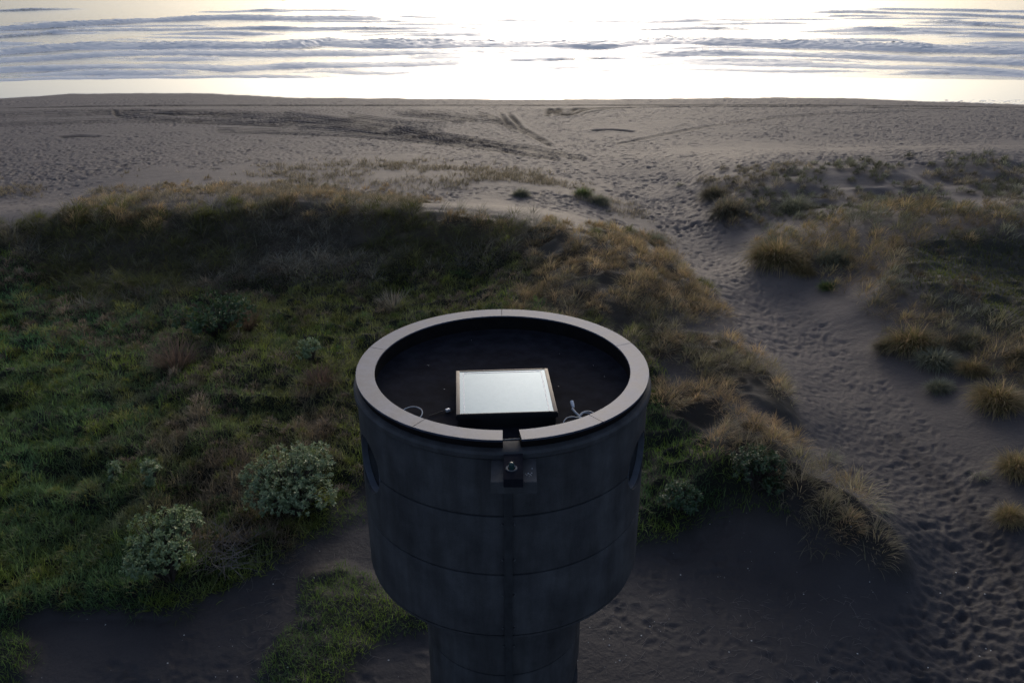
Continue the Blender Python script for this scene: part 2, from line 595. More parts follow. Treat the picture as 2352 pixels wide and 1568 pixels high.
# warp y so that near and far control points count alike
wy = lambda y: 30 * np.log(np.maximum(np.asarray(y, float), -8) + 14)
wx = lambda x, y: 30 * np.asarray(x, float) / (np.maximum(np.asarray(y, float), -8) + 14)
TW = tps_fit(wx(cx, cy), wy(cy), cz, 0.6)


def tps(x, y):
    qx, qy = wx(x, y), wy(y)
    sh = qx.shape
    qx, qy = qx.ravel(), qy.ravel()
    px, py = wx(cx, cy), wy(cy)
    out = np.empty(len(qx))
    for i in range(0, len(qx), 20000):
        r2 = (qx[i:i + 20000, None] - px) ** 2 + (qy[i:i + 20000, None] - py) ** 2
        out[i:i + 20000] = (0.5 * r2 * np.log(r2 + 1e-9)) @ TW[:-3] + TW[-3] + TW[-2] * qx[i:i + 20000] + TW[-1] * qy[i:i + 20000]
    return out.reshape(sh)


# grid of the ground: rows closer together near the camera, columns spread like a fan
NR, NC = 860, 1160
rows = np.concatenate([[-60, -30, -12, -4, 2, 6, 8], 9.5 * (165 / 9.5) ** np.linspace(0, 1, NR), [200, 300]])
cols = np.concatenate([[-4, -2.2, -1.5, -1.2], np.linspace(-1, 1, NC), [1.2, 1.5, 2.2, 4]])
half = lambda y: 7.0 + 0.82 * np.maximum(y, 0)
GY = np.repeat(rows[:, None], len(cols), 1)
GX = cols[None, :] * half(GY)
# coarse spline, then bilinear
ci = np.unique(np.concatenate([np.arange(0, len(rows), 5), [len(rows) - 1]]))
cj = np.unique(np.concatenate([np.arange(0, len(cols), 5), [len(cols) - 1]]))
ZC = tps(GX[np.ix_(ci, cj)], GY[np.ix_(ci, cj)])
ri, rj = np.arange(len(rows)), np.arange(len(cols))
Z1 = np.stack([np.interp(rj, cj, ZC[k]) for k in range(len(ci))])
GZ = np.stack([np.interp(ri, ci, Z1[:, k]) for k in range(len(cols))], 1)
GZ = np.clip(GZ, -2.2, 2.8)
SHORE_Z = -2.0
SHORE = np.array([(-400, 236), (0, 228), (150, 218), (320, 215), (480, 217), (650, 225), (1176, 231), (1400, 228), (1880, 225), (2100, 233), (2352, 241), (2800, 256)], float)
sx, sy = ground_at(SHORE[:, 0], SHORE[:, 1], SHORE_Z)
shore_y = lambda x: np.interp(x, sx, sy) + 0.8 * (vnoise(x * 0.35, x * 0 + 3, 5) - 0.5) + 0.3 * (vnoise(x * 1.4, x * 0, 6) - 0.5)
BERM = np.array([(-400, 256), (0, 250), (250, 245), (1176, 243), (1700, 243), (2000, 244), (2352, 248), (2800, 262)], float)
bx, by = ground_at(BERM[:, 0], BERM[:, 1], -1.75)
berm_y = lambda x: np.interp(x, bx, by)
# beach plane blends in seaward of the dunes
SHY, BEY = shore_y(GX), berm_y(GX)
beach = np.interp(GY, [45, 60, 75, 90], [-0.15, -0.5, -0.95, -1.45])
beach = np.where(GY > 90, -1.45 - 0.30 * np.clip((GY - 90) / np.maximum(BEY - 90, 1), 0, 1), beach)
beach = np.where(GY > BEY, -1.75 - 0.25 * np.clip((GY - BEY) / np.maximum(SHY - BEY, 1), 0, 1), beach)
EDGE = np.array([(-400, 205), (0, 186), (200, 179), (330, 177), (500, 178), (1176, 176), (1700, 176), (2352, 184), (2800, 198)], float)
ex, ey = ground_at(EDGE[:, 0], EDGE[:, 1], -2.06)
EDY = np.interp(GX, ex, ey)
fl = (GY - SHY) / np.maximum(EDY - SHY, 1)
beach = np.where(GY > SHY, SHORE_Z - 0.06 * np.clip(fl, 0, 1) - 0.02 * np.clip(GY - EDY, 0, 60), beach)
tb = sstep(58, 74, GY)
GZ = GZ * (1 - tb) + beach * tb
GZ += 0.10 * (fbm(GX * 0.35, GY * 0.35, 11, 4) - 0.5) * (1 - 0.75 * sstep(60, 80, GY)) * (1 - sstep(95, 100, GY))

U, V = project(GX, GY, GZ)
jit = lambda x, y, sd, a: (a * (fbm(x * 0.9, y * 0.9, sd, 3) - 0.5) * 2, a * 0.7 * (fbm(x * 0.9 + 31, y * 0.9, sd + 9, 3) - 0.5) * 2)

POLY = {
    'bowl': [(-900, 560), (-100, 590), (40, 570), (110, 640), (200, 690), (400, 660), (600, 640), (900, 610), (1130, 570), (1230, 610), (1180, 690), (1300, 760), (1480, 800), (1530, 880), (1490, 930), (1200, 1180), (900, 1130),
             (835, 1090), (760, 1190), (690, 1250), (610, 1310), (500, 1360), (380, 1400), (250, 1400), (120, 1400), (40, 1430), (-200, 1500), (-900, 1600)],
    'face': [(-900, 510), (0, 530), (130, 500), (260, 488), (400, 508), (520, 484), (700, 474), (900, 490), (1200, 510), (1250, 560), (1130, 610), (900, 650), (600, 665), (400, 680), (230, 720), (110, 650), (40, 575), (-900, 575)],
    'crest': [(-300, 535), (0, 530), (120, 508), (230, 484), (360, 474), (420, 486), (560, 474), (750, 482), (900, 494), (1150, 506), (1300, 526), (1460, 545), (1540, 600), (1610, 670), (1670, 730), (1600, 740), (1520, 740), (1560, 790),
              (1480, 800), (1300, 760), (1180, 700), (1220, 610), (1200, 525), (900, 512), (700, 500), (520, 510), (400, 530), (260, 515), (130, 530), (0, 550), (-300, 545)],
    'ridge': [(1490, 790), (1560, 765), (1650, 775), (1740, 830), (1800, 900), (1850, 985), (1810, 985), (1720, 930), (1640, 890), (1600, 850), (1520, 820)],
    'spur': [(1530, 900), (1590, 885), (1660, 930), (1760, 985), (1820, 1030), (1860, 1100), (1960, 1150), (2040, 1220), (2095, 1300), (2080, 1335), (1990, 1280), (1900, 1230), (1840, 1180), (1780, 1110), (1660, 1030), (1570, 970), (1510, 930)],
    'glen': [(1200, 900), (1500, 920), (1570, 975), (1660, 1040), (1770, 1110), (1840, 1190), (1760, 1175), (1660, 1170), (1560, 1235), (1470, 1255), (1300, 1240), (1200, 1100)],
    'fore': [(200, 440), (300, 400), (500, 385), (800, 376), (1000, 374), (1200, 390), (1330, 415), (1420, 455), (1500, 510), (1560, 575), (1540, 590), (1470, 530), (1390, 480), (1280, 440), (1150, 432), (1000, 436), (850, 428), (700, 445), (500, 440), (350, 430)],
    'fore3': [(150, 490), (230, 450), (360, 428), (560, 430), (760, 436), (900, 446), (1000, 462), (900, 486), (750, 476), (560, 464), (360, 462), (230, 478)],
    'fore2': [(-300, 410), (0, 415), (90, 425), (90, 445), (0, 450), (-300, 450)],
    'rfar': [(1615, 412), (1665, 394), (1900, 382), (2250, 370), (2600, 370), (2900, 385), (2900, 500), (2352, 500), (2100, 490), (1900, 500), (1800, 500), (1700, 490), (1640, 450)],
    'rridge': [(1790, 520), (1950, 490), (2100, 485), (2352, 498), (2900, 500), (2900, 560), (2352, 555), (2200, 540), (2060, 560), (2020, 640), (1900, 620), (1730, 600), (1740, 560)],
    'rlow': [(1980, 680), (2050, 640), (2120, 690), (2250, 740), (2352, 780), (2900, 820), (2900, 1000), (2352, 900), (2250, 830), (2150, 760), (2010, 720)],
    'rslope': [(1640, 455), (1720, 480), (1790, 530), (1900, 580), (2070, 560), (2060, 640), (2150, 700), (2250, 745), (2352, 790), (2900, 830), (2900, 1000), (2352, 950), (2240, 870), (2120, 790), (2010, 745), (1950, 700), (1880, 655), (1800, 620), (1740, 560), (1690, 505)],
    'rgreen': [(2070, 565), (2200, 540), (2352, 550), (2900, 550), (2900, 830), (2352, 800), (2250, 740), (2130, 690), (2050, 640)],
    'lawn': [(700, 1330), (790, 1300), (850, 1330), (900, 1370), (1000, 1400), (1000, 1450), (880, 1470), (820, 1500), (780, 1600), (640, 1640), (600, 1560), (640, 1480), (700, 1420)],
    'lawn2': [(690, 1190), (760, 1180), (850, 1150), (860, 1180), (790, 1220), (700, 1240)],
    'corner': [(-300, 1500), (20, 1440), (90, 1500), (40, 1600), (-300, 1700)],
    'path': [(1380, 380), (1450, 370), (1560, 420), (1630, 470), (1730, 575), (1850, 690), (1950, 790), (2050, 900), (2180, 1020), (2300, 1180), (2400, 1350), (2500, 1600), (1700, 1640), (1900, 1500), (2120, 1360), (2060, 1220), (1950, 1090),
             (1850, 980), (1760, 850), (1680, 740), (1600, 640), (1520, 540), (1450, 470), (1400, 430)],
    'path_left': [(-300, 470), (0, 460), (150, 430), (280, 395), (330, 380), (100, 380), (-300, 420)],
}


def mask(key, x, y, u, v, amp=14, sd=40):
    ju, jv = jit(x, y, sd + len(key), amp)
    return inpoly(u + ju, v + jv, POLY[key])


def in_any(keys, x, y, u, v, amp, sd):
    ju, jv = jit(x, y, sd + 5, amp)
    m = np.zeros(len(x), bool)
    for k in keys:
        m |= inpoly(u + ju, v + jv, POLY[k])
    return m


# mounded plants raise the ground under them
green = np.zeros_like(GZ)
for k, a in (('bowl', 1.0), ('glen', 0.9), ('rgreen', 0.6), ('lawn', 0.5), ('lawn2', 0.35), ('corner', 0.5)):
    green = np.maximum(green, a * mask(k, GX, GY, U, V))


def blur(A, n):
    k = np.ones(2 * n + 1) / (2 * n + 1)
    A = np.apply_along_axis(lambda r: np.convolve(np.pad(r, n, mode='edge'), k, 'valid'), 0, A)
    return np.apply_along_axis(lambda r: np.convolve(np.pad(r, n, mode='edge'), k, 'valid'), 1, A)


green = blur(green, 6)
billow = lambda x, y, sd: 1 - np.abs(2 * vnoise(x, y, sd) - 1) ** 1.5
mound = 0.40 * billow(GX * 0.62, GY * 0.62, 21) + 0.28 * billow(GX * 1.4 + 3, GY * 1.4, 22) + 0.14 * vnoise(GX * 4, GY * 4, 23)
GZ += green * (mound - 0.15)
dry = np.zeros_like(GZ)
for k in ('face', 'crest', 'ridge', 'spur'):
    dry = np.maximum(dry, 1.0 * mask(k, GX, GY, U, V))
dry = blur(dry, 4)
GZ += dry * (0.40 * (billow(GX * 0.8, GY * 0.8, 31) - 0.5) + 0.16 * (billow(GX * 1.9, GY * 1.9, 35) - 0.5))
rf = blur(1.0 * mask('rfar', GX, GY, U, V), 4)
GZ += rf * 0.35 * (billow(GX * 0.5, GY * 0.5, 33) - 0.5)

# tussocks stand on hummocks of blown sand: (u, v, width in photo units)
TUSSOCKS = [
    (1781, 600, 120, 'broad golden tussock on the right bank of the sandy path, largest beside it'),
    (1844, 632, 52, 'small upright tussock just right of the broad golden one above the path'),
    (1899, 665, 46, 'small round green tussock alone on dark sand right of the path'),
    (1911, 606, 80, 'flat pale tussock behind the small round one on the right dune'),
    (1671, 492, 90, 'dark tussock at the tip of the right dune where the path bends'),
    (1640, 455, 70, 'tussock above the path bend, nearest the bare blown sand tongue'),
    (1826, 486, 80, 'grey green tussock in the hollow of the right dune below its far ridge'),
    (2096, 800, 110, 'wide golden tussock in the middle of the bare sand right of the path'),
    (2036, 808, 60, 'low brown tussock touching the wide golden one on its left side'),
    (2151, 843, 85, 'straggling tussock below and right of the wide golden one'),
    (2231, 860, 75, 'rounded tussock third in the row running down the right sand slope'),
    (2156, 898, 60, 'small pale tussock lowest of the cluster on the right sand slope'),
    (2211, 795, 70, 'brown tussock behind the row on the right sand slope'),
    (2341, 830, 80, 'dark brown tussock at the right border beside the green hollow'),
    (2290, 930, 120, 'big drooping tussock at the right border above the bare slope'),
    (2335, 1085, 95, 'dry tussock at the right border halfway down the sandy slope'),
    (2250, 1100, 45, 'thin sparse tussock left of the dry one at the right border'),
    (2320, 1195, 70, 'lone tussock lowest on the bare sand at the right border'),
    (1506, 560, 50, 'last tussock on the left bank where the path narrows'),
    (1376, 468, 50, 'pale tussock at the seaward end of the left dune sand patch'),
    (1338, 452, 45, 'dark green tussock on the rim of the left dune sand patch'),
    (1196, 452, 42, 'small tussock alone on the left dune sand patch'),
    (1560, 428, 26, 'tiny tuft on the beach sand at the mouth of the path'),
    (1905, 1060, 60, 'thin tuft on the left edge of the path beside the long grassy spur'),
    (2010, 1170, 60, 'wispy tuft below the thin one on the path edge of the spur'),
]


def rowcol(x, y):
    r = np.interp(y, rows, np.arange(len(rows)))
    c = np.interp(x / half(np.asarray(y, float)), cols, np.arange(len(cols)))
    return r, c


def height(x, y):
    r, c = rowcol(x, y)
    r0 = np.clip(np.floor(r).astype(int), 0, len(rows) - 2)
    c0 = np.clip(np.floor(c).astype(int), 0, len(cols) - 2)
    fr, fc = r - r0, c - c0
    return (GZ[r0, c0] * (1 - fr) + GZ[r0 + 1, c0] * fr) * (1 - fc) + (GZ[r0, c0 + 1] * (1 - fr) + GZ[r0 + 1, c0 + 1] * fr) * fc


def on_ground(u, v):
    """where the photo's (u, v) meets the ground"""
    t0, t1 = 5.0, 170.0
    a, b, c = ray(u, v)
    ts = np.linspace(t0, t1, 3000)
    zz = CAM_H + c * ts
    hh = height(a * ts, b * ts)
    i = int(np.argmax(zz < hh))
    return float(a * ts[i]), float(b * ts[i]), float(hh[i])


tuss_at = []
for u, v, w, lab in TUSSOCKS:
    x, y, z = on_ground(u, v)
    d = y * CS - (z - CAM_H) * SN
    tuss_at.append((x, y, w / FOC * d, lab))
for x, y, w, lab in tuss_at:
    r2 = ((GX - x) ** 2 + (GY - y) ** 2) / (0.55 * w) ** 2
    GZ += np.where(r2 < 12, 0.14 * min(w, 1.2) * np.exp(-r2), 0)


# footprints, stamped one by one into the sand
def stamp(x, y, ang, ln, wd, depth, R=6, rim=0.35):
    r, c = rowcol(x, y)
    r, c = np.rint(r).astype(int), np.rint(c).astype(int)
    ok = (r > R + 8) & (r < len(rows) - R - 4) & (c > R + 6) & (c < len(cols) - R - 6)
    x, y, ang, ln, wd, depth, r, c = (a[ok] for a in (x, y, ang, ln, wd, depth, r, c))
    k = np.arange(-R, R + 1)
    for i in k:
        rr = (r + i)[:, None] + 0 * k[None, :]
        cc = c[:, None] + k[None, :]
        dx, dy = GX[rr, cc] - x[:, None], GY[rr, cc] - y[:, None]
        ca, sa = np.cos(ang)[:, None], np.sin(ang)[:, None]
        q = ((dx * ca + dy * sa) / ln[:, None]) ** 2 + ((-dx * sa + dy * ca) / wd[:, None]) ** 2
        h = -np.exp(-q * q) + rim * np.exp(-(np.sqrt(q) - 1.45) ** 2 * 5)
        np.add.at(GZ, (rr, cc), h * depth[:, None])


def scatter(keys, n, y0, y1, amp=10, inv=False, sd=60, xm=None):
    y = (y0 ** -0.2 + rng.random(n) * (y1 ** -0.2 - y0 ** -0.2)) ** (-1 / 0.2)
    x = (rng.random(n) * 2 - 1) * (half(y) if xm is None else xm)
    z = height(x, y)
    u, v = project(x, y, z)
    u, v = u + rng.normal(0, 11, n), v + rng.normal(0, 6, n)
    m = in_any(keys, x, y, u, v, amp, sd)
    if inv:
        m = ~m
    return x[m], y[m]


def prints(x, y, spread, depth, big=1.0):
    n = len(x)
    ang = np.where(rng.random(n) < 0.7, 1.9 + 0 * x, np.pi * rng.random(n)) + rng.normal(0, spread, n)
    sz = big * np.exp(rng.normal(0, 0.28, n))
    stamp(x, y, ang, sz * rng.uniform(0.12, 0.21, n), sz * rng.uniform(0.06, 0.12, n), depth * np.minimum(sz / big, 1.4) * rng.uniform(0.25, 1.25, n), rim=0.25)


VEG = ['bowl', 'face', 'crest', 'ridge', 'spur', 'glen', 'rridge', 'rgreen', 'lawn']
def scatter_far(keys, n, y0, y1, amp, inv=False):
    y = rng.uniform(y0, y1, n)
    x = (rng.random(n) * 2 - 1) * half(y)
    u, v = project(x, y, height(x, y))
    m = in_any(keys, x, y, u, v, amp, 60)
    if inv:
        m = ~m
    return x[m], y[m]


x, y = scatter(['path'], 60000, 11, 40, 25)
prints(x, y, 0.9, 0.011, 0.62)
prints(x[::6], y[::6], 0.7, 0.014, 0.85)
x, y = scatter_far(['path'], 60000, 26, 66, 25)
prints(x, y, 0.9, 0.021, 0.9)
x, y = scatter_far(['path_left'], 26000, 36, 70, 25)
prints(x, y, 0.8, 0.05, 1.2)
x, y = scatter_far(VEG + ['fore', 'rfar', 'rlow'], 90000, 40, 100, 20, True)
keep = fbm(x * 0.12, y * 0.12, 77, 3) + 0.3 * (rng.random(len(x)) - 0.5) > 0.40
prints(x[keep], y[keep], 1.2, 0.052, 0.9)
x, y = scatter(VEG, 9000, 10, 40, 10, True)
keep = fbm(x * 0.3, y * 0.3, 78, 3) > 0.5
prints(x[keep], y[keep], 1.0, 0.018, 0.9)

# wheel tracks on the beach
track = np.zeros_like(GZ)


def groove(pts, width=0.22, depth=0.05, z=-1.2, dark=1.0):
    pts = np.array(pts, float)
    px, py = ground_at(pts[:, 0], pts[:, 1], z)
    path = np.array([list(p)[:2] for p in smooth_path([(a, b, 0) for a, b in zip(px, py)], 10)])
    x0, x1 = path[:, 0].min() - 2, path[:, 0].max() + 2
    y0, y1 = path[:, 1].min() - 2, path[:, 1].max() + 2
    r0, r1 = np.searchsorted(rows, [y0, y1])
    cc = np.concatenate([cols])
    hw = half(rows[r0:r1 + 1])
    c0 = max(0, np.searchsorted(cols, min(x0 / hw.max(), x0 / hw.min())) - 1)
    c1 = np.searchsorted(cols, max(x1 / hw.max(), x1 / hw.min())) + 1
    sub = (slice(r0, r1 + 1), slice(c0, c1 + 1))
    X, Y = GX[sub], GY[sub]
    d2 = np.full(X.shape, 1e9)
    for (ax, ay), (bx_, by_) in zip(path[:-1], path[1:]):
        ex, ey = bx_ - ax, by_ - ay
        L = ex * ex + ey * ey + 1e-9
        t = np.clip(((X - ax) * ex + (Y - ay) * ey) / L, 0, 1)
        d2 = np.minimum(d2, (X - ax - t * ex) ** 2 + (Y - ay - t * ey) ** 2)
    g = np.exp(-d2 / width ** 2)
    rimr = np.exp(-(np.sqrt(d2) - 2 * width) ** 2 / width ** 2)
    brk = 0.5 + 0.7 * vnoise(X * 0.7, Y * 0.7, 91)
    GZ[sub] += depth * (0.4 * rimr - g) * brk
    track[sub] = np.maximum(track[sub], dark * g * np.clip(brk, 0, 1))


def pair(pts, gap=4.5, **kw):
    groove(pts, **kw)
    groove([(u + gap * 0.6, v + gap) for u, v in pts], **kw)


sweeps = [
    [(-60, 258), (250, 246), (420, 252), (620, 268), (830, 290), (1000, 312), (1200, 350), (1330, 385)],
    [(100, 256), (300, 248), (520, 256), (740, 276), (950, 306), (1120, 340), (1270, 375)],
    [(260, 246), (280, 256), (400, 270), (560, 278), (760, 290), (960, 318), (1150, 352)],
    [(400, 246), (560, 250), (700, 262), (860, 284), (1050, 322), (1230, 365), (1340, 390)],
    [(910, 250), (990, 262), (1060, 274)], [(940, 248), (1020, 260), (1090, 270)], [(985, 250), (1060, 262), (1140, 275), (1200, 300), (1260, 340)],
    [(650, 252), (760, 266), (900, 290), (1010, 300)], [(800, 258), (900, 274), (1020, 285)],
    [(1150, 257), (1165, 280)], [(1170, 258), (1195, 290)],
    [(-60, 285), (300, 272), (650, 284), (950, 318), (1180, 356)], [(500, 300), (800, 312), (1050, 345), (1280, 392)], [(1100, 255), (1135, 268), (1180, 295)],
    [(860, 300), (980, 322), (1100, 352), (1200, 378)],
]
for s in sweeps:
    for k in range(3):
        o = 4.5 * k
        pair([(u, v + o + random.uniform(-1.5, 1.5)) for u, v in s], width=0.17, depth=0.05, dark=0.9)
groove([(1258, 272), (1265, 251), (1280, 271), (1283, 250), (1298, 271), (1310, 262), (1322, 250)], width=0.38, depth=0.12, z=-1.5, dark=1.4)
groove([(1290, 272), (1310, 258), (1345, 250), (1420, 246), (1600, 243), (1900, 243)], width=0.42, depth=0.08, z=-1.5, dark=1.2)
groove([(1305, 272), (1325, 262), (1360, 252), (1450, 247)], width=0.42, depth=0.08, z=-1.5, dark=1.2)
groove([(1320, 271), (1332, 258), (1342, 250)], width=0.26, depth=0.06, z=-1.5)
groove([(1334, 271), (1352, 262), (1400, 252)], width=0.2, depth=0.06, z=-1.5)
for o in (0, 3.5):
    groove([(1420, 345 + o), (1520, 318 + o), (1640, 292 + o), (1800, 266 + o), (1960, 254 + o), (2100, 250 + o)], width=0.24, depth=0.05, dark=0.6)
for o in (-1.5, 0.0, 1.2):
    groove([(-100, 255 + o), (250, 245 + o), (600, 243 + o), (1176, 243 + o), (1700, 242.5 + o), (2000, 244 + o), (2352, 248 + o)], width=0.4, depth=0.05, z=-1.75, dark=0.85)
groove([(2000, 247), (2080, 251), (2200, 253)], width=0.7, depth=0.08, z=-1.6)
groove([(360, 262), (420, 267), (470, 264)], width=0.7, depth=0.08, z=-1.4)
groove([(1368, 300), (1400, 297), (1450, 302)], width=0.35, depth=0.16, z=-0.9)
groove([(150, 314), (180, 312), (215, 314)], width=0.5, depth=0.1, z=-0.8)
# path: two wheel ruts
for o in (0, 26):
    groove([(2040 + o, 1010), (2120 + o, 1090), (2210 + o, 1190), (2300 + o, 1320), (2380 + o, 1460)], width=0.12, depth=0.03, z=0.0, dark=0.3)

# ground colours, with some shade put into the tint
tint = np.empty(GZ.shape + (3,))
SANDC = np.array([0.162, 0.132, 0.113])
tint[:] = SANDC
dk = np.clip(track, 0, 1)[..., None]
tint = tint * (1 - 0.6 * dk)  # shadow of turned sand painted into the tracks
soil = np.array([0.030, 0.030, 0.016])
straw = np.array([0.075, 0.058, 0.034])
g1 = np.clip(green * 1.4, 0, 1)[..., None]
tint = tint * (1 - g1) + soil * g1
g2 = np.clip(dry * 0.75, 0, 1)[..., None]
tint = tint * (1 - g2) + straw * g2
near_shade = np.clip(1 - sstep(13, 30, GY), 0, 1)[..., None]      # littered sand round the tower; shade and lens falloff painted into its tint
tint = tint * (1 - near_shade * np.array([0.66, 0.63, 0.57]))
wet = sstep(-0.4, 1.2, GY - SHY)
damp = sstep(0.0, 0.6, (GY - BEY) / np.maximum(SHY - BEY, 1)) * (1 - wet)
tint = tint * (1 + 0.15 * damp[..., None])
tint = tint * (1 - 0.35 * wet[..., None])

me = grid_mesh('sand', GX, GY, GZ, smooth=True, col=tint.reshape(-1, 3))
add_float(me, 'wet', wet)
add_float(me, 'track_shade', np.clip(track, 0, 1))
tag(link('sand', me, M_SAND), kind='structure')

# ------------------------------------------------------------------ sea
SNR, SNC = 620, 900
srow = np.concatenate([108 * (430 / 108) ** np.linspace(0, 1, SNR), 430 * (9000 / 430) ** np.linspace(0.02, 1, 60)])
scol = np.linspace(-1, 1, SNC)
WY = np.repeat(srow[:, None], SNC, 1)
WX = scol[None, :] * (5 + 0.74 * np.minimum(WY, 700) + 2.0 * np.maximum(WY - 700, 0))
SEA_Z = -2.06
WZ = np.full(WX.shape, SEA_Z)
foam = np.zeros(WX.shape)
FX, FY = WX, WY
WAVES = [  # crest line in photo units, height m, foam run behind m, foam strength
    ([(-200, 70), (0, 58), (200, 47), (330, 40), (520, 33), (700, 36), (850, 35), (930, 40)], 1.1, 5, 1.0),
    ([(1060, 43), (1176, 42), (1500, 46), (1640, 43), (1700, 47)], 0.7, 4, 0.9),
    ([(-200, 90), (0, 80), (200, 66), (400, 64), (600, 62), (900, 63), (1050, 60), (1190, 64)], 0.5, 9, 0.62),
    ([(1340, 66), (1450, 63), (1600, 60), (1760, 63)], 0.6, 5, 0.75),
    ([(1830, 62), (2000, 66), (2180, 74), (2352, 80)], 0.4, 6, 0.7),
    ([(-200, 124), (0, 108), (200, 94), (400, 97), (600, 95), (700, 93), (750, 87), (810, 92), (1000, 94), (1176, 92), (1350, 95), (1530, 88), (1650, 90), (1800, 92), (2000, 97), (2352, 108), (2600, 118)], 1.05, 7, 1.0),
    ([(-200, 146), (0, 132), (250, 120), (380, 117), (450, 120), (700, 117), (1000, 118), (1176, 117)], 0.55, 11, 0.95),
    ([(1176, 112), (1250, 107), (1400, 104), (1510, 105)], 0.5, 5, 0.9),
    ([(1340, 121), (1440, 118), (1540, 122), (1700, 118), (1850, 122), (2000, 126), (2352, 138), (2600, 148)], 0.55, 9, 0.95),
    ([(1240, 134), (1340, 131), (1450, 130), (1530, 125)], 0.4, 3, 0.9),
    ([(-200, 168), (0, 158), (200, 152), (350, 150), (540, 155), (650, 148), (850, 147), (1000, 142), (1100, 137), (1176, 134)], 0.4, 8, 0.95),
    ([(1460, 146), (1570, 141), (1750, 143), (1900, 146), (2200, 156), (2352, 165), (2600, 178)], 0.35, 7, 0.95),
    ([(1500, 138), (1650, 137), (1900, 138), (2100, 143)], 0.25, 5, 0.6),
    ([(0, 166), (100, 161), (250, 158), (400, 158)], 0.2, 4, 0.6),
    ([(-200, 192), (0, 181), (150, 176), (300, 174), (500, 174), (820, 172)], 0.16, 2.5, 0.9),
    ([(690, 162), (800, 165), (1040, 164)], 0.16, 1.2, 0.85),
    ([(1100, 162), (1250, 159), (1320, 155), (1400, 150)], 0.16, 1.2, 0.85),
    ([(1440, 154), (1580, 155), (1700, 159), (1900, 161), (2050, 162)], 0.18, 1.4, 0.9),
    ([(2100, 164), (2200, 166), (2352, 173), (2600, 182)], 0.18, 1.6, 0.9),
    ([(1820, 25), (1960, 23), (2200, 30), (2352, 36), (2600, 46)], 0.7, 4, 0.8),
    ([(1950, 17), (2100, 18), (2352, 23), (2600, 30)], 0.7, 4, 0.7),
    ([(2070, 45), (2200, 48), (2352, 58), (2600, 70)], 0.7, 5, 0.8),
    ([(-200, 28), (0, 21), (100, 18), (200, 16)], 0.7, 4, 0.6),
]
_r = random.Random(12)
for k in range(110):                  # minor wavelets and foam lines between the breakers
    v0 = _r.uniform(22, 160)
    u0, ln = _r.uniform(-150, 2300), _r.uniform(90, 420)
    sag = 14 * ((u0 + ln / 2 - 1000) / 1176) ** 2
    WAVES.append(([(u0 + ln * q / 3, v0 + sag + _r.uniform(-2, 2)) for q in range(4)], _r.uniform(0.2, 0.5), _r.uniform(1.6, 4.5), _r.uniform(0.9, 1.2)))
for i, (pts, h, run, fs) in enumerate(WAVES):
    pts = np.array(pts, float)
    px, py = ground_at(pts[:, 0], pts[:, 1], SEA_Z + h)
    o = np.argsort(px)
    px, py = px[o], py[o]
    ra, rb = np.searchsorted(srow, [py.min() - 14, py.max() + 26])
    cm = np.where(((FX[ra:rb] > px[0] - 8) & (FX[ra:rb] < px[-1] + 8)).any(0))[0]
    if rb <= ra or not len(cm):
        continue
    sl = (slice(ra, rb), slice(cm[0], cm[-1] + 1))
    WX, WY = FX[sl], FY[sl]
    yc = np.interp(WX, px, py)
    x1 = WX
    yc = yc + 2.2 * (fbm(x1 * 0.10, 0 * x1 + i, 100 + i, 3) - 0.5) + 0.7 * (vnoise(x1 * 0.8, 0 * x1, 130 + i) - 0.5)
    h = 0.8 * h
    run = 0.62 * run
    fade = sstep(px[0] - 6, px[0] + 14, WX) * (1 - sstep(px[-1] - 14, px[-1] + 6, WX))
    hh = h * fade * (0.65 + 0.7 * fbm(x1 * 0.12, 0 * x1 + 9, 160 + i, 3))
    dy = WY - yc
    wf = 1.2 + 6.5 * h
    gaps = 0.86 + 0.3 * sstep(0.30, 0.55, fbm(x1 * 0.07, WY * 0.02, 260 + i, 3))
    top = 0.5 * run
    prof = np.where(dy < 0, 1 - (1 - np.clip(1 + dy / wf, 0, 1)) ** 2, np.exp(-np.clip(dy - top, 0, 200) / (3 + 5 * h)))
    prof = prof * (1 - sstep(12, 22, dy - top))
    rough = 0.6 + 0.5 * vnoise(WX * 1.1, WY * 1.5, 190 + i) + 0.25 * vnoise(WX * 2.6, WY * 2.6, 195 + i)
    WZ[sl] += hh * prof * (0.45 + 0.55 * rough)
    fm = np.where(dy < 0, sstep(-wf - 0.4, -wf + 0.2, dy), 1 - np.clip(dy / (run * (0.5 + 1.0 * fbm(x1 * 0.2, 0 * x1, 220 + i, 2))), 0, 1))
    foam[sl] = np.maximum(foam[sl], fs * fade * np.clip(fm, 0, 1) ** 0.8 * np.clip(gaps, 0, 1.05))
WX, WY = FX, FY
# drifting foam lace between the breakers, thicker on the left and far right
us, vs = project(WX, WY, WZ)
lace = sstep(60, 100, vs) * (1 - sstep(160, 178, vs)) * (0.34 * sstep(1300, 100, us) + 0.26 * sstep(1400, 2200, us) + 0.08)
lace *= 0.55 + 0.9 * fbm(WX * 0.05, WY * 0.12, 300, 3)
foam = np.maximum(foam, lace)
WZ += 0.05 * (fbm(WX * 0.25, WY * 0.5, 310, 3) - 0.5) * sstep(125, 160, WY)
me = grid_mesh('sea', WX, WY, WZ, smooth=True)
add_float(me, 'foam', foam)
tag(link('sea', me, M_SEA), kind='structure')


# ------------------------------------------------------------------ the concrete lookout tower
TX, TY, RIM = -0.13, 10.25, CAM_H - 5.02
tower = empty('lookout_tower', (TX, TY, 0))
tag(tower, 'round dark concrete lookout tower with a wide drum on a narrower shaft', 'tower')
FRONT = 273.7                       # bearing of the scupper, degrees


def rad_pt(a, r, z):
    return (r * math.cos(math.radians(a)), r * math.sin(math.radians(a)), z)


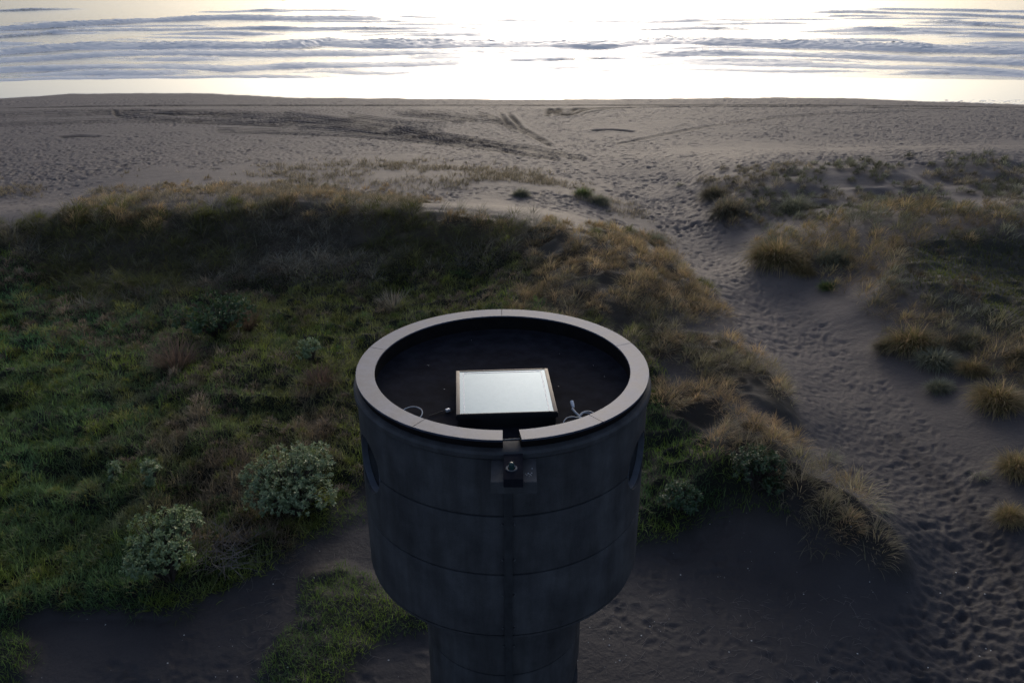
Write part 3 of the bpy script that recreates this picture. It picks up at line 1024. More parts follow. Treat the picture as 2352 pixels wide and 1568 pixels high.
def cut_holes(me, cuts):
    """subtract cylinders: (bearing, z, radius, from r, to r)"""
    o = bpy.data.objects.new('cut', me)
    COL.objects.link(o)
    tools = []
    for a, z, r, r0, r1 in cuts:
        bm = bmesh.new()
        d = Vector(rad_pt(a, 1, 0))
        tube(bm, [d * r0 + Vector((0, 0, z)), d * r1 + Vector((0, 0, z))], r, 64)
        bmesh.ops.recalc_face_normals(bm, faces=bm.faces)
        t = bpy.data.objects.new('tool', bm_mesh('tool', bm))
        COL.objects.link(t)
        md = o.modifiers.new('b', 'BOOLEAN')
        md.operation = 'DIFFERENCE'
        md.solver = 'EXACT'
        md.object = t
        tools.append(t)
    dg = bpy.context.evaluated_depsgraph_get()
    dg.update()
    res = bpy.data.meshes.new_from_object(o.evaluated_get(dg))
    res.name = me.name
    for q in tools + [o]:
        bpy.data.objects.remove(q)
    res.polygons.foreach_set('use_smooth', np.ones(len(res.polygons), bool))
    res.set_sharp_from_angle(angle=math.radians(28))
    return res


def ring_prof(ro, ri, z0, z1, ch=0.012):
    return [(ri, z0), (ro - 0.06, z0), (ro - 0.06, z0 + 0.022), (ro - 0.004, z0 + 0.022), (ro, z0 + 0.027), (ro, z1 - ch), (ro - ch * 0.3, z1 - ch * 0.35), (ro - ch, z1), (ri, z1)]


HOLES = [(206.0, RIM - 1.05, 0.40, 1.5, 2.4), (337.0, RIM - 1.05, 0.40, 1.5, 2.4)]
levels = [(RIM - 1.085, RIM - 0.265), (RIM - 1.98, RIM - 1.09), (RIM - 2.98, RIM - 1.985)]
for z0, z1 in levels:
    bm = bmesh.new()
    lathe(bm, ring_prof(2.0, 1.80, z0, z1), n=192)
    me = bm_mesh('concrete_ring', bm, 28)
    if z1 > RIM - 1.5:
        me = cut_holes(me, HOLES)
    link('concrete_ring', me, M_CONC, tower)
# dark discs added deep in the round openings so the inside reads black
for a, z, r_, _0, _1 in HOLES:
    bm = bmesh.new()
    d = Vector(rad_pt(a, 1, 0))
    tube(bm, [d * 1.70 + Vector((0, 0, z)), d * 1.715 + Vector((0, 0, z))], r_ + 0.06, 48)
    wg = link('hole_shade_disc', bm_mesh('hole_shade_disc', bm, 30), M_HOLESHADE, tower)
    bm = bmesh.new()
    lathe(bm, [(r_ - 0.016, 1.88), (r_ - 0.003, 1.88), (r_ - 0.003, 1.962), (r_ - 0.016, 1.962)], n=64)
    Mr = Matrix.Translation((0, 0, z)) @ d.to_track_quat('Z', 'Y').to_matrix().to_4x4()
    bmesh.ops.transform(bm, matrix=Mr, verts=bm.verts)
    link('lit_sill_ring', bm_mesh('lit_sill_ring', bm, 30), M_LITSILL, wg)  # pale ring added for the light caught on the sill
# drum floor
bm = bmesh.new()
lathe(bm, [(0.02, RIM - 3.08), (1.90, RIM - 3.08), (1.985, RIM - 3.02), (1.985, RIM - 2.985), (0.02, RIM - 2.985)], n=160)
link('drum_floor', bm_mesh('drum_floor', bm, 28), M_CONC, tower)
# rounded collar under the coping
bm = bmesh.new()
lathe(bm, [(1.80, RIM - 0.263), (1.965, RIM - 0.263), (1.965, RIM - 0.245), (2.03, RIM - 0.242), (2.04, RIM - 0.23), (2.04, RIM - 0.175), (2.02, RIM - 0.145), (1.965, RIM - 0.13), (1.80, RIM - 0.13)], n=192)
link('collar', bm_mesh('collar', bm, 28), M_CONC, tower)
# parapet with the scupper notch cut out of it
N0, N1 = 270.7, 276.9
bm = bmesh.new()
lathe(bm, [(1.765, RIM - 0.45), (1.765, RIM - 0.0225), (1.985, RIM - 0.0225), (1.985, RIM - 0.075), (1.955, RIM - 0.085), (1.955, RIM - 0.128), (1.795, RIM - 0.128), (1.795, RIM - 0.45)], N1, N0 + 360, n=180)
link('parapet', bm_mesh('parapet', bm, 28), M_FASCIA, tower)
# coping in six lengths
joints = [N1, 308.0, 19.0, 90.8, 163.8, 238.3, N0 + 0.0]
joints = [N1, 307.8, 360 + 20.8, 360 + 91.0, 360 + 163.6, 360 + 238.0, 360 + N0]
for a0, a1 in zip(joints[:-1], joints[1:]):
    bm = bmesh.new()
    g = 0.12
    lathe(bm, [(1.748, RIM - 0.03), (1.748, RIM - 0.012), (1.752, RIM - 0.008), (1.996, RIM + 0.004), (2.0, RIM), (2.0, RIM - 0.022), (1.99, RIM - 0.022), (1.99, RIM - 0.020), (1.762, RIM - 0.020), (1.762, RIM - 0.03)], a0 + g, a1 - g, n=max(6, int((a1 - a0) / 2)))
    link('coping', bm_mesh('coping', bm, 28), M_COPING, tower)
# roof deck
DECK = RIM - 0.27
bm = bmesh.new()
lathe(bm, [(0.005, DECK - 0.15), (1.764, DECK - 0.15), (1.764, DECK + 0.03), (1.70, DECK), (0.005, DECK + 0.01)], n=128)
link('roof_deck', bm_mesh('roof_deck', bm, 28), M_DARKMET, tower)
# rod across the notch
bm = bmesh.new()
tube(bm, [rad_pt(N0 - 0.1, 1.90, RIM - 0.05), rad_pt(N1 + 0.1, 1.90, RIM - 0.045)], 0.008, 8)
link('notch_rod', bm_mesh('notch_rod', bm, 40), M_RING, tower)
# shelf, spout, lamp on the landward side
Mf = Matrix.Translation((0, 0, 0))
bm = bmesh.new()
box(bm, -0.11, 0.41, -2.49, -1.97, RIM - 0.40, RIM - 0.24, bevel=0.012)
link('shelf', bm_mesh('shelf', bm, 30), M_CONC, tower)
bm = bmesh.new()
box(bm, 0.035, 0.255, -2.545, -1.80, RIM - 0.275, RIM - 0.165, bevel=0.008)
link('spout', bm_mesh('spout', bm, 30), M_DARKMET, tower)
lampbase = bmesh.new()
lathe(lampbase, [(0.044, RIM - 0.166), (0.066, RIM - 0.166), (0.066, RIM - 0.155), (0.058, RIM - 0.150), (0.044, RIM - 0.158)], n=40, center=(0.125, -2.335))
lr = link('lamp_ring', bm_mesh('lamp_ring', lampbase, 30), M_RING, tower)
bm = bmesh.new()
lathe(bm, [(0.001, RIM - 0.166), (0.032, RIM - 0.166), (0.032, RIM - 0.11), (0.028, RIM - 0.095), (0.018, RIM - 0.085), (0.001, RIM - 0.082)], n=32, center=(0.125, -2.335))
link('lens', bm_mesh('lens', bm, 30), M_LENS, lr)
# droppings on the shelf
bm = bmesh.new()
for px, py, s in ((0.315, -2.32, 1.3), (0.335, -2.34, 1.0), (0.30, -2.35, 0.8), (0.355, -2.31, 1.1), (0.345, -2.36, 0.9), (0.285, -2.33, 0.7), (0.36, -2.22, 1.0), (0.325, -2.38, 0.6)):
    c = [bm.verts.new((px + 0.006 * s * math.cos(k * 1.047) * random.uniform(.6, 1.2), py + 0.008 * s * math.sin(k * 1.047) * random.uniform(.6, 1.2), RIM - 0.2385)) for k in range(6)]
    t = bm.verts.new((px, py, RIM - 0.2355))
    for k in range(6):
        bm.faces.new((c[k], c[(k + 1) % 6], t))
link('dropping', bm_mesh('dropping', bm), M_DROP, tower)['kind'] = 'stuff'
# shaft of narrower rings
SH = 1.22
zs = [RIM - 3.085, RIM - 3.55, RIM - 4.50, RIM - 5.42, RIM - 6.36, RIM - 7.30, -0.3]
for z1, z0 in zip(zs[:-1], zs[1:]):
    bm = bmesh.new()
    lathe(bm, ring_prof(SH, SH - 0.16, z0 + 0.002, z1 - 0.002, 0.012), n=128)
    me = bm_mesh('shaft_ring', bm, 28)
    if z0 < RIM - 5.0 and z1 > RIM - 6.3:
        me = cut_holes(me, [(350.0, RIM - 5.42, 0.36, 0.8, 1.6)])
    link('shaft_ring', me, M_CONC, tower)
# downpipe with its pairs of brackets
PX = 0.085
bm = bmesh.new()
box(bm, PX - 0.052, PX + 0.052, -2.06, -1.985, RIM - 2.95, RIM - 0.41, bevel=0.008)
box(bm, PX - 0.052, PX + 0.052, -2.057, -1.21, RIM - 3.13, RIM - 3.05)
box(bm, PX - 0.052, PX + 0.052, -2.058, -1.99, RIM - 3.06, RIM - 2.94)
box(bm, PX - 0.050, PX + 0.050, -1.285, -1.205, 0.0, RIM - 3.12, bevel=0.008)
dp = link('downpipe', bm_mesh('downpipe', bm, 30), M_GALV, tower)
for z, yy in ((RIM - 1.18, -2.0), (RIM - 1.72, -2.0), (RIM - 2.28, -2.0), (RIM - 2.82, -2.0), (RIM - 3.9, -1.22), (RIM - 4.7, -1.22)):
    for sx_ in (-1, 1):
        bm = bmesh.new()
        x = PX + sx_ * 0.075
        tube(bm, [(x, yy + 0.01, z), (x, yy - 0.022, z)], 0.012, 8)
        link('bolt', bm_mesh('bolt', bm, 30), M_RING, dp)
# skylight
q = {k: ground_at(u, v, RIM - 0.075) for k, (u, v) in {'tl': (1047, 849), 'tr': (1258, 844), 'br': (1281, 946), 'bl': (1048, 953)}.items()}
sxc = np.mean([float(a[0]) for a in q.values()]) - TX
syc = np.mean([float(a[1]) for a in q.values()]) - TY
Mk = Matrix.Translation((sxc, syc, RIM - 0.075)) @ Matrix.Rotation(math.radians(3.6), 4, 'Z') @ Matrix.Rotation(math.radians(-0.8), 4, 'X')
sky_e = bpy.data.objects.new('skylight', None)
HW, HD, FW = 0.635, 0.625, 0.05
bm = bmesh.new()
for x0, x1, y0, y1 in ((-HW, -HW + FW, -HD, HD), (HW - FW, HW, -HD, HD), (-HW + FW + .001, HW - FW - .001, HD - 0.03, HD), (-HW + FW + .001, HW - FW - .001, -HD, -HD + 0.018)):
    box(bm, x0, x1, y0, y1, -0.055, 0.0, bevel=0.010)
bmesh.ops.transform(bm, matrix=Mk, verts=bm.verts)
sk = link('skylight', bm_mesh('skylight', bm, 30), M_FRAME, tower)
bm = bmesh.new()
box(bm, -HW + FW - 0.01, HW - FW + 0.01, -HD + 0.012, HD - 0.025, -0.035, -0.006)
bmesh.ops.transform(bm, matrix=Mk, verts=bm.verts)
link('pane', bm_mesh('pane', bm), M_PANEL, sk)
bm = bmesh.new()
for a in (0.045, ):
    X, Y0, Y1 = HW - FW - a, -HD + 0.012 + a * 0.4, HD - 0.025 - a
    for x0, x1, y0, y1 in ((-X, -X + .012, Y0, Y1), (X - .012, X, Y0, Y1), (-X + .013, X - .013, Y1 - .012, Y1)):
        box(bm, x0, x1, y0, y1, -0.0058, -0.0035)
bmesh.ops.transform(bm, matrix=Mk, verts=bm.verts)
link('glazing_seal', bm_mesh('glazing_seal', bm), M_WHITE, sk)
bm = bmesh.new()
box(bm, -HW - 0.004, HW + 0.004, -HD - 0.012, -HD - 0.001, -0.075, -0.012)
box(bm, -HW + 0.02, HW - 0.02, -HD + 0.02, HD - 0.02, -0.24, -0.056)
bmesh.ops.transform(bm, matrix=Mk, verts=bm.verts)
link('curb', bm_mesh('curb', bm), M_CURB, sk)


# bits of leaf and grit blown onto the roof
bm = bmesh.new()
for k in range(16):
    a, q_ = random.uniform(0, 6.28), 1.68 * math.sqrt(random.random())
    x, y = q_ * math.cos(a) + TX, q_ * math.sin(a) + TY
    sz = random.uniform(0.003, 0.008)
    b = random.uniform(0, 6.28)
    z = RIM - 0.2555
    c = [bm.verts.new((x + sz * f * math.cos(b + t), y + sz * math.sin(b + t), z + random.uniform(0, .004))) for t, f in ((0, 1.6), (1.6, .7), (3.1, 1.5), (4.7, .8))]
    bm.faces.new(c)
tag(link('roof_litter', bm_mesh('roof_litter', bm), M_SHELL), kind='stuff')


# cables and fittings lying on the roof
def deck_at(u, v, dz=0.012):
    x, y = ground_at(u, v, DECK + dz)
    return (float(x), float(y), DECK + dz)


def cable(name, pts, label, r=0.0075, dz=0.012, mat=M_CABLE, cat='cable'):
    bm = bmesh.new()
    tube(bm, smooth_path([deck_at(u, v, dz + (h if h else 0)) for u, v, h in pts], 8), r, 8)
    return tag(link(name, bm_mesh(name, bm, 40), mat), label, cat)


cable('cable', [(921, 962, 0), (922, 950, .01), (930, 939, .02), (945, 934, .03), (958, 935, .03), (968, 941, .02), (970, 949, .01), (965, 958, 0), (954, 964, 0), (940, 968, 0)], 'single loop of pale cable on the black roof by the left front coping')
cable('cable', [(1018, 984, 0), (1026, 980, .01), (1038, 980, .01), (1049, 984, 0), (1060, 992, 0)], 'short arc of pale cable half hidden by the front coping beside the skylight')
rc = cable('cable', [(1314, 938, .03), (1320, 945, .02), (1326, 951, .01), (1331, 956, 0), (1336, 961, 0), (1341, 966, 0)], 'thick white plugged cable looping on the roof right of the skylight', r=0.014)
for pts in ([(1300, 984, 0), (1295, 971, 0), (1296, 966, .01), (1303, 959, .02), (1315, 957, .03), (1325, 958, .02), (1332, 958, 0)],
            [(1332, 962, 0), (1331, 955, .01), (1336, 948, .02), (1347, 944, .03), (1357, 945, .03), (1366, 950, .02), (1372, 958, 0)],
            [(1334, 954, .01), (1340, 948, .02), (1350, 948, .02), (1360, 952, .01), (1368, 960, 0)]):
    bm = bmesh.new()
    tube(bm, smooth_path([deck_at(u, v, 0.014 + h) for u, v, h in pts], 8), 0.0075, 8)
    link('strand', bm_mesh('strand', bm, 40), M_CABLE, rc)
bm = bmesh.new()
p0, p1 = Vector(deck_at(1317, 936, .04)), Vector(deck_at(1313, 921, .075))
tube(bm, [p0, p0.lerp(p1, .2), p0.lerp(p1, .45), p0.lerp(p1, .95), p1], [0.014, 0.020, 0.024, 0.024, 0.012], 14)
link('plug', bm_mesh('plug', bm, 40), M_WHITE, rc)
fit = empty('cable_connector', deck_at(1030, 944, 0.01))
tag(fit, 'small grey connector lying on the black roof at the left of the skylight', 'connector')
bm = bmesh.new()
box(bm, -0.035, 0.02, -0.02, 0.025, 0, 0.035, Matrix.Rotation(0.6, 4, 'Z'), bevel=0.006)
link('housing', bm_mesh('housing', bm, 30), M_WHITE, fit)
bm = bmesh.new()
tube(bm, [(0.04 + 0.022 * math.cos(t), 0.02 + 0.022 * math.sin(t), 0.02 + 0.01 * math.sin(t)) for t in np.linspace(0, 5.6, 16)], 0.006, 6)
tube(bm, smooth_path([(-0.03, -0.01, 0.015), (-0.10, -0.03, 0.008), (-0.17, -0.08, 0.006), (-0.24, -0.12, 0.006)]), 0.006, 6)
link('lead', bm_mesh('lead', bm, 40), M_GALV, fit)


# ------------------------------------------------------------------ grass and shrubs
def lerp3(a, b, t):
    return np.asarray(a) * (1 - t[:, None]) + np.asarray(b) * t[:, None]


def blades(root, az, lean, droop, L, w, col, tip, nseg=3):
    """arched tapering blades as arrays: verts, loops, starts, colours"""
    n = len(L)
    ca, sa = np.cos(az), np.sin(az)
    tw = rng.uniform(-0.7, 0.7, n)
    sd = np.stack([-np.sin(az + tw), np.cos(az + tw), 0 * az], 1)
    P = root.copy()
    pts = [P]
    for k in range(nseg):
        a = lean + droop * ((k + 0.5) / nseg)
        st = (L / nseg)[:, None] * np.stack([np.sin(a) * ca, np.sin(a) * sa, np.cos(a)], 1)
        P = P + st
        pts.append(P)
    vs, cs = [], []
    for k in range(nseg):
        f = k / nseg
        ww = (w * 0.5 * (1 - 0.65 * f ** 1.5))[:, None] * sd
        c = col * (1 - f) + tip * f
        vs += [pts[k] - ww, pts[k] + ww]
        cs += [c, c]
    vs.append(pts[nseg])
    cs.append(tip)
    nv = 2 * nseg + 1
    V = np.stack(vs, 1).reshape(-1, 3)
    C = np.stack(cs, 1).reshape(-1, 3)
    fl, fsz = [], []
    for k in range(nseg - 1):
        fl += [2 * k, 2 * k + 1, 2 * k + 3, 2 * k + 2]
        fsz.append(4)
    fl += [2 * nseg - 2, 2 * nseg - 1, 2 * nseg]
    fsz.append(3)
    base = np.arange(n)[:, None] * nv
    loops = (base + np.array(fl)[None, :]).ravel()
    starts = (np.arange(n)[:, None] * len(fl) + np.concatenate([[0], np.cumsum(fsz)[:-1]])[None, :]).ravel()
    return V, loops, starts, C


def join(parts):
    Vs, Ls, Ss, Cs = [], [], [], []
    nv = nl = 0
    for V, L, S_, C in parts:
        Vs.append(V); Ls.append(L + nv); Ss.append(S_ + nl); Cs.append(C)
        nv += len(V); nl += len(L)
    return np.concatenate(Vs), np.concatenate(Ls), np.concatenate(Ss), np.concatenate(Cs)


GOLD = np.array([0.66, 0.46, 0.26])
STRAW = np.array([0.48, 0.39, 0.26])
GREY = np.array([0.29, 0.27, 0.20])
OLIVE = np.array([0.185, 0.19, 0.055])
DGREEN = np.array([0.075, 0.155, 0.055])
YGREEN = np.array([0.20, 0.24, 0.035])
SAGE = np.array([0.165, 0.165, 0.095])
RUST = np.array([0.17, 0.115, 0.08])
PALE = np.array([0.42, 0.42, 0.29])
WIND = -1.0                          # grass leans a little inland and to the right


def tuft_blades(tx, ty, rad, nb, Lm, base_c, tip_c, wide, spread=0.75, upright=0.25, mix=0.35, nseg=3, dome=0.0):
    """radiating tufts: nb blades round every (tx, ty)"""
    k = np.repeat(np.arange(len(tx)), nb)
    n = len(k)
    rr = rad[k] * np.sqrt(rng.random(n)) * 0.75
    ph = rng.random(n) * 2 * np.pi
    x, y = tx[k] + rr * np.cos(ph), ty[k] + rr * np.sin(ph)
    z = height(x, y) - 0.02 + dome * rad[k] * (1 - (rr / np.maximum(rad[k], 1e-3) / 0.8) ** 2)
    az = ph + rng.normal(0, 0.6, n)
    az = np.arctan2(np.sin(az) + 0.6 * np.sin(WIND), np.cos(az) + 0.6 * np.cos(WIND))
    lean = np.clip(upright + spread * rr / np.maximum(rad[k], 1e-3) + rng.normal(0, 0.18, n), -0.2, 1.35)
    droop = rng.uniform(0.3, 1.25, n)
    L = Lm[k] * rng.uniform(0.6, 1.15, n)
    t = np.clip(mix + rng.normal(0, 0.22, n) + 0.25 * (rng.random(len(tx))[k] - 0.5), 0, 1)
    c = lerp3(base_c, tip_c, t) * (rng.uniform(0.75, 1.25, n) * rng.uniform(0.62, 1.35, len(tx))[k])[:, None]
    d = np.hypot(x, y)
    w = wide * np.maximum(1, d / 26) * rng.uniform(0.7, 1.3, n)
    return blades(np.stack([x, y, z], 1), az, lean, droop, L, w, c * 0.7, np.clip(c * 1.12, 0, 1), nseg)


def tuft_centres(keys, n, y0, y1, minor=12, keep=None, sd=60):
    x, y = scatter(keys, n, y0, y1, minor, False, sd)
    if keep is not None:
        m = keep(x, y)
        x, y = x[m], y[m]
    d2 = np.hypot(x + 0, y)
    ok = np.hypot(x - TX, y - TY) > 1.5
    return x[ok], y[ok]


parts = []
# golden crest and the grassy spurs beside the path


def thin(x, y, r):
    """keep centres at least about r apart"""
    o = rng.permutation(len(x))
    cell = {}
    out = []
    for i in o:
        rr = r[i]
        a, b = int(math.floor(x[i] / 0.75)), int(math.floor(y[i] / 0.75))
        ok = True
        for p in range(a - 1, a + 2):
            for q in range(b - 1, b + 2):
                for k in cell.get((p, q), ()):
                    if (x[k] - x[i]) ** 2 + (y[k] - y[i]) ** 2 < rr * rr:
                        ok = False
        if ok:
            cell.setdefault((a, b), []).append(i)
            out.append(i)
    return np.array(out)


def clumps(keys, n, y0, y1, amp, rmin, rmax, nb, L0, L1, cols_, wide, gap=0.0, hs=0.35, seed=400, upright=0.15, spread=0.95, dome=0.85, sep=0.95):
    x, y = tuft_centres(keys, n, y0, y1, amp)
    keep = fbm(x * 0.55, y * 0.55, seed + 3, 3) > gap
    x, y = x[keep], y[keep]
    rad = rng.uniform(rmin, rmax, len(x))
    k = thin(x, y, rad * sep)
    x, y, rad = x[k], y[k], rad[k]
    hue = fbm(x * hs, y * hs, seed, 3) + 0.22 * (rng.random(len(x)) - 0.5)
    print(keys, 'clumps', len(x))
    lo = 0
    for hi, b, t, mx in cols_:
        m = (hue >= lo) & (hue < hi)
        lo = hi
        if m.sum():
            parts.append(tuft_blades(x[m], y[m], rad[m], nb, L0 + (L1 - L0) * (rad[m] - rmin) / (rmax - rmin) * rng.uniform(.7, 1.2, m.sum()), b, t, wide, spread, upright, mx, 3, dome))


clumps(['ridge', 'spur'], 20000, 11, 40, 14, 0.30, 0.62, 170, 0.30, 0.58, ((0.30, OLIVE, STRAW, 0.5), (0.44, OLIVE * 1.2, STRAW, 0.7), (9, OLIVE * 1.3, GOLD, 0.8)), 0.012, 0.36, 0.35, 460, sep=1.1)
clumps(['crest'], 42000, 11, 62, 16, 0.34, 0.70, 190, 0.28, 0.58, ((0.36, OLIVE * 0.9, OLIVE * 1.5, 0.5), (0.46, OLIVE, STRAW, 0.55), (9, OLIVE * 1.3, GOLD, 0.72)), 0.012, 0.30, sep=1.15, dome=0.5)
# the steep shaded face
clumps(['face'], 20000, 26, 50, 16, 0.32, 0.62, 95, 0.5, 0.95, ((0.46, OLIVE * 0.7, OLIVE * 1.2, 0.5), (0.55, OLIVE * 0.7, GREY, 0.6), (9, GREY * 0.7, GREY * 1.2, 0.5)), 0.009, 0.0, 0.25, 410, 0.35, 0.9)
# sparse young grass on the foredune
x, y = tuft_centres(['fore', 'fore2', 'fore3'], 90000, 36, 66, 10, lambda x, y: (fbm(x * 0.22, y * 0.45, 420, 3) + 0.25 * (rng.random(len(x)) - 0.5) > 0.45) & (rng.random(len(x)) < 0.62))
print('fore tufts', len(x))
parts.append(tuft_blades(x, y, rng.uniform(0.08, 0.2, len(x)), 9, rng.uniform(0.22, 0.5, len(x)), SAGE * 0.9, STRAW * 1.05, 0.008, 0.5, 0.1, 0.6, 2))
clumps(['fore3'], 40000, 30, 60, 12, 0.18, 0.42, 80, 0.22, 0.42, ((0.42, SAGE, STRAW, 0.5), (9, OLIVE, GOLD, 0.7)), 0.011, 0.50, 0.4, 470, sep=2.2, dome=0.5)
# right dune
clumps(['rfar'], 60000, 28, 70, 12, 0.22, 0.50, 90, 0.26, 0.48, ((0.40, SAGE * 0.8, SAGE * 1.3, 0.5), (0.54, SAGE, PALE, 0.5), (9, SAGE, STRAW, 0.55)), 0.011, 0.40, 0.3, 430, sep=1.85, dome=0.45)
clumps(['rslope'], 26000, 16, 52, 14, 0.26, 0.60, 120, 0.30, 0.58, ((0.42, SAGE * 0.9, PALE, 0.5), (0.5, OLIVE, STRAW, 0.5), (9, OLIVE * 1.1, GOLD * 0.9, 0.6)), 0.010, 0.40, 0.3, 450, sep=1.9)
clumps(['rridge', 'rlow'], 40000, 16, 52, 14, 0.30, 0.66, 130, 0.32, 0.62, ((0.42, SAGE * 0.9, PALE, 0.5), (0.5, OLIVE, STRAW, 0.5), (9, OLIVE * 1.1, GOLD * 0.9, 0.6)), 0.010, 0.36, 0.3, 440, sep=1.45)
Vx, Lx, Sx, Cx = join(parts)
me = np_mesh('dune_grass', Vx, Lx, Sx, col=Cx)
tag(link('dune_grass', me, M_BLADE), kind='stuff')
print('dune grass verts', len(Vx))

# low green plants of the hollows
parts = []


def carpet(keys, n, y0, y1, Lr, base_w, minor=14, green_only=False, bright=1.0):
    x, y = scatter(keys, n, y0, y1, minor)
    ok = np.hypot(x - TX, y - TY) > 1.35
    x, y = x[ok], y[ok]
    n = len(x)
    z = height(x, y) - 0.02
    d = np.hypot(x, y)
    u, v = project(x, y, z)
    h1 = fbm(x * 0.28, y * 0.28, 500, 3)
    h2 = fbm(x * 0.7, y * 0.7, 510, 3)
    h3 = fbm(x * 0.9 + 50, y * 0.5, 520, 3)
    left = sstep(900, 100, u + 260 * (h1 - 0.5))
    c = lerp3(OLIVE * 0.9, DGREEN, np.clip(left * 0.85 + 0.9 * (h1 - 0.5), 0, 1))
    c = c * (1 - 0.7 * sstep(0.55, 0.66, h2)[:, None]) + YGREEN * (0.7 * sstep(0.55, 0.66, h2)[:, None])
    ru = (sstep(0.60, 0.68, h3) * sstep(100, 500, u))[:, None] * 0.8
    c = c * (1 - ru) + RUST * ru
    if green_only:
        c = lerp3(DGREEN, np.array([0.22, 0.32, 0.04]), np.clip(0.6 + 1.8 * (h2 - 0.5), 0, 1)) * 1.1
        ru = ru * 0
    c = c * rng.uniform(0.65, 1.35, n)[:, None]
    L = rng.uniform(*Lr, n) * (1 + 0.5 * ru[:, 0])
    w = base_w * np.maximum(1, d / 24) * rng.uniform(0.6, 1.4, n)
    az = rng.random(n) * 2 * np.pi
    lean = rng.uniform(0.1, 1.15, n)
    droop = rng.uniform(0.1, 0.9, n)
    c = c * bright
    return blades(np.stack([x, y, z], 1), az, lean, droop, L, w, c * 0.7, np.clip(c * 1.2, 0, 1), 2)


clumps(['bowl'], 30000, 10.5, 42, 14, 0.25, 0.62, 130, 0.16, 0.32, ((0.36, DGREEN, YGREEN, 0.4), (0.5, OLIVE, YGREEN, 0.5), (0.6, OLIVE * 1.1, OLIVE * 1.7, 0.5), (9, RUST, STRAW * 0.8, 0.5)), 0.014, 0.30, 0.3, 480, sep=1.5)
parts.append(carpet(['bowl'], 620000, 10.5, 44, (0.14, 0.36), 0.017, bright=1.75))
parts.append(carpet(['glen'], 260000, 10.5, 30, (0.14, 0.34), 0.015, 14, True))
parts.append(carpet(['rgreen'], 260000, 16, 44, (0.14, 0.32), 0.016, 14, False, 0.8))
parts.append(carpet(['lawn', 'lawn2', 'corner'], 200000, 10.2, 19, (0.08, 0.22), 0.012, 22, True))
Vx, Lx, Sx, Cx = join(parts)
me = np_mesh('ground_cover', Vx, Lx, Sx, col=Cx)
tag(link('ground_cover', me, M_BLADE), kind='stuff')
print('ground cover verts', len(Vx))


# single tussocks: a few shapes, copied
def tussock_mesh(name, seed, nb, base_c, tip_c, mix, tall=0.9):
    r = np.random.default_rng(seed)
    n = nb
    rr = 0.34 * np.sqrt(r.random(n))
    ph = r.random(n) * 2 * np.pi
    root = np.stack([rr * np.cos(ph), rr * np.sin(ph), -0.05 + 0.12 * (1 - (rr / 0.34) ** 2)], 1)
    az = ph + r.normal(0, 0.7, n)
    wd = r.uniform(-1.6, -0.3)
    az = np.arctan2(np.sin(az) + 0.6 * np.sin(wd), np.cos(az) + 0.6 * np.cos(wd))
    lean = np.clip(0.1 + 0.9 * rr / 0.34 + r.normal(0, 0.3, n), -0.2, 1.4)
    droop = r.uniform(0.5, 2.0, n)
    L = tall * r.uniform(0.25, 0.72, n)
    t = np.clip(mix + r.normal(0, 0.25, n), 0, 1)
    c = lerp3(base_c, tip_c, t) * r.uniform(0.7, 1.3, n)[:, None]
    w = 0.011 * r.uniform(0.7, 1.3, n)
    V, L_, S_, C = blades(root, az, lean, droop, L, w, c * 0.7, np.clip(c * 1.12, 0, 1), 3)
    return np_mesh(name, V, L_, S_, col=C)


protos = [tussock_mesh('tussock', 11, 1700, OLIVE * 1.1, GOLD * 0.85, 0.55, 0.85), tussock_mesh('tussock', 12, 1500, SAGE * 1.1, PALE, 0.5, 0.75),
          tussock_mesh('tussock', 13, 1600, SAGE * 0.9, STRAW * 0.85, 0.45, 0.8), tussock_mesh('tussock', 14, 150, OLIVE * 1.3, PALE, 0.6, 0.9), tussock_mesh('tussock', 15, 1400, DGREEN * 1.3, OLIVE * 1.6, 0.5, 0.8)]
KIND = [0, 0, 4, 1, 2, 2, 1, 0, 2, 1, 0, 1, 2, 2, 0, 0, 3, 0, 1, 1, 4, 1, 3, 3, 3]
for i, ((x, y, w, lab), k) in enumerate(zip(tuss_at, KIND)):
    o = link('tussock', protos[k], None)
    if not protos[k].materials:
        protos[k].materials.append(M_BLADE)
    o.location = (x, y, float(height(np.array([x]), np.array([y]))[0]) - 0.02)
    s = w / 1.05
    o.scale = (s * random.uniform(1.0, 1.3), s * random.uniform(0.85, 1.1), s * random.uniform(0.85, 1.1))
    o.rotation_euler = (0, 0, random.uniform(-0.9, 0.9))
    tag(o, lab, 'tussock', 'single grass tussocks standing on bare sand')


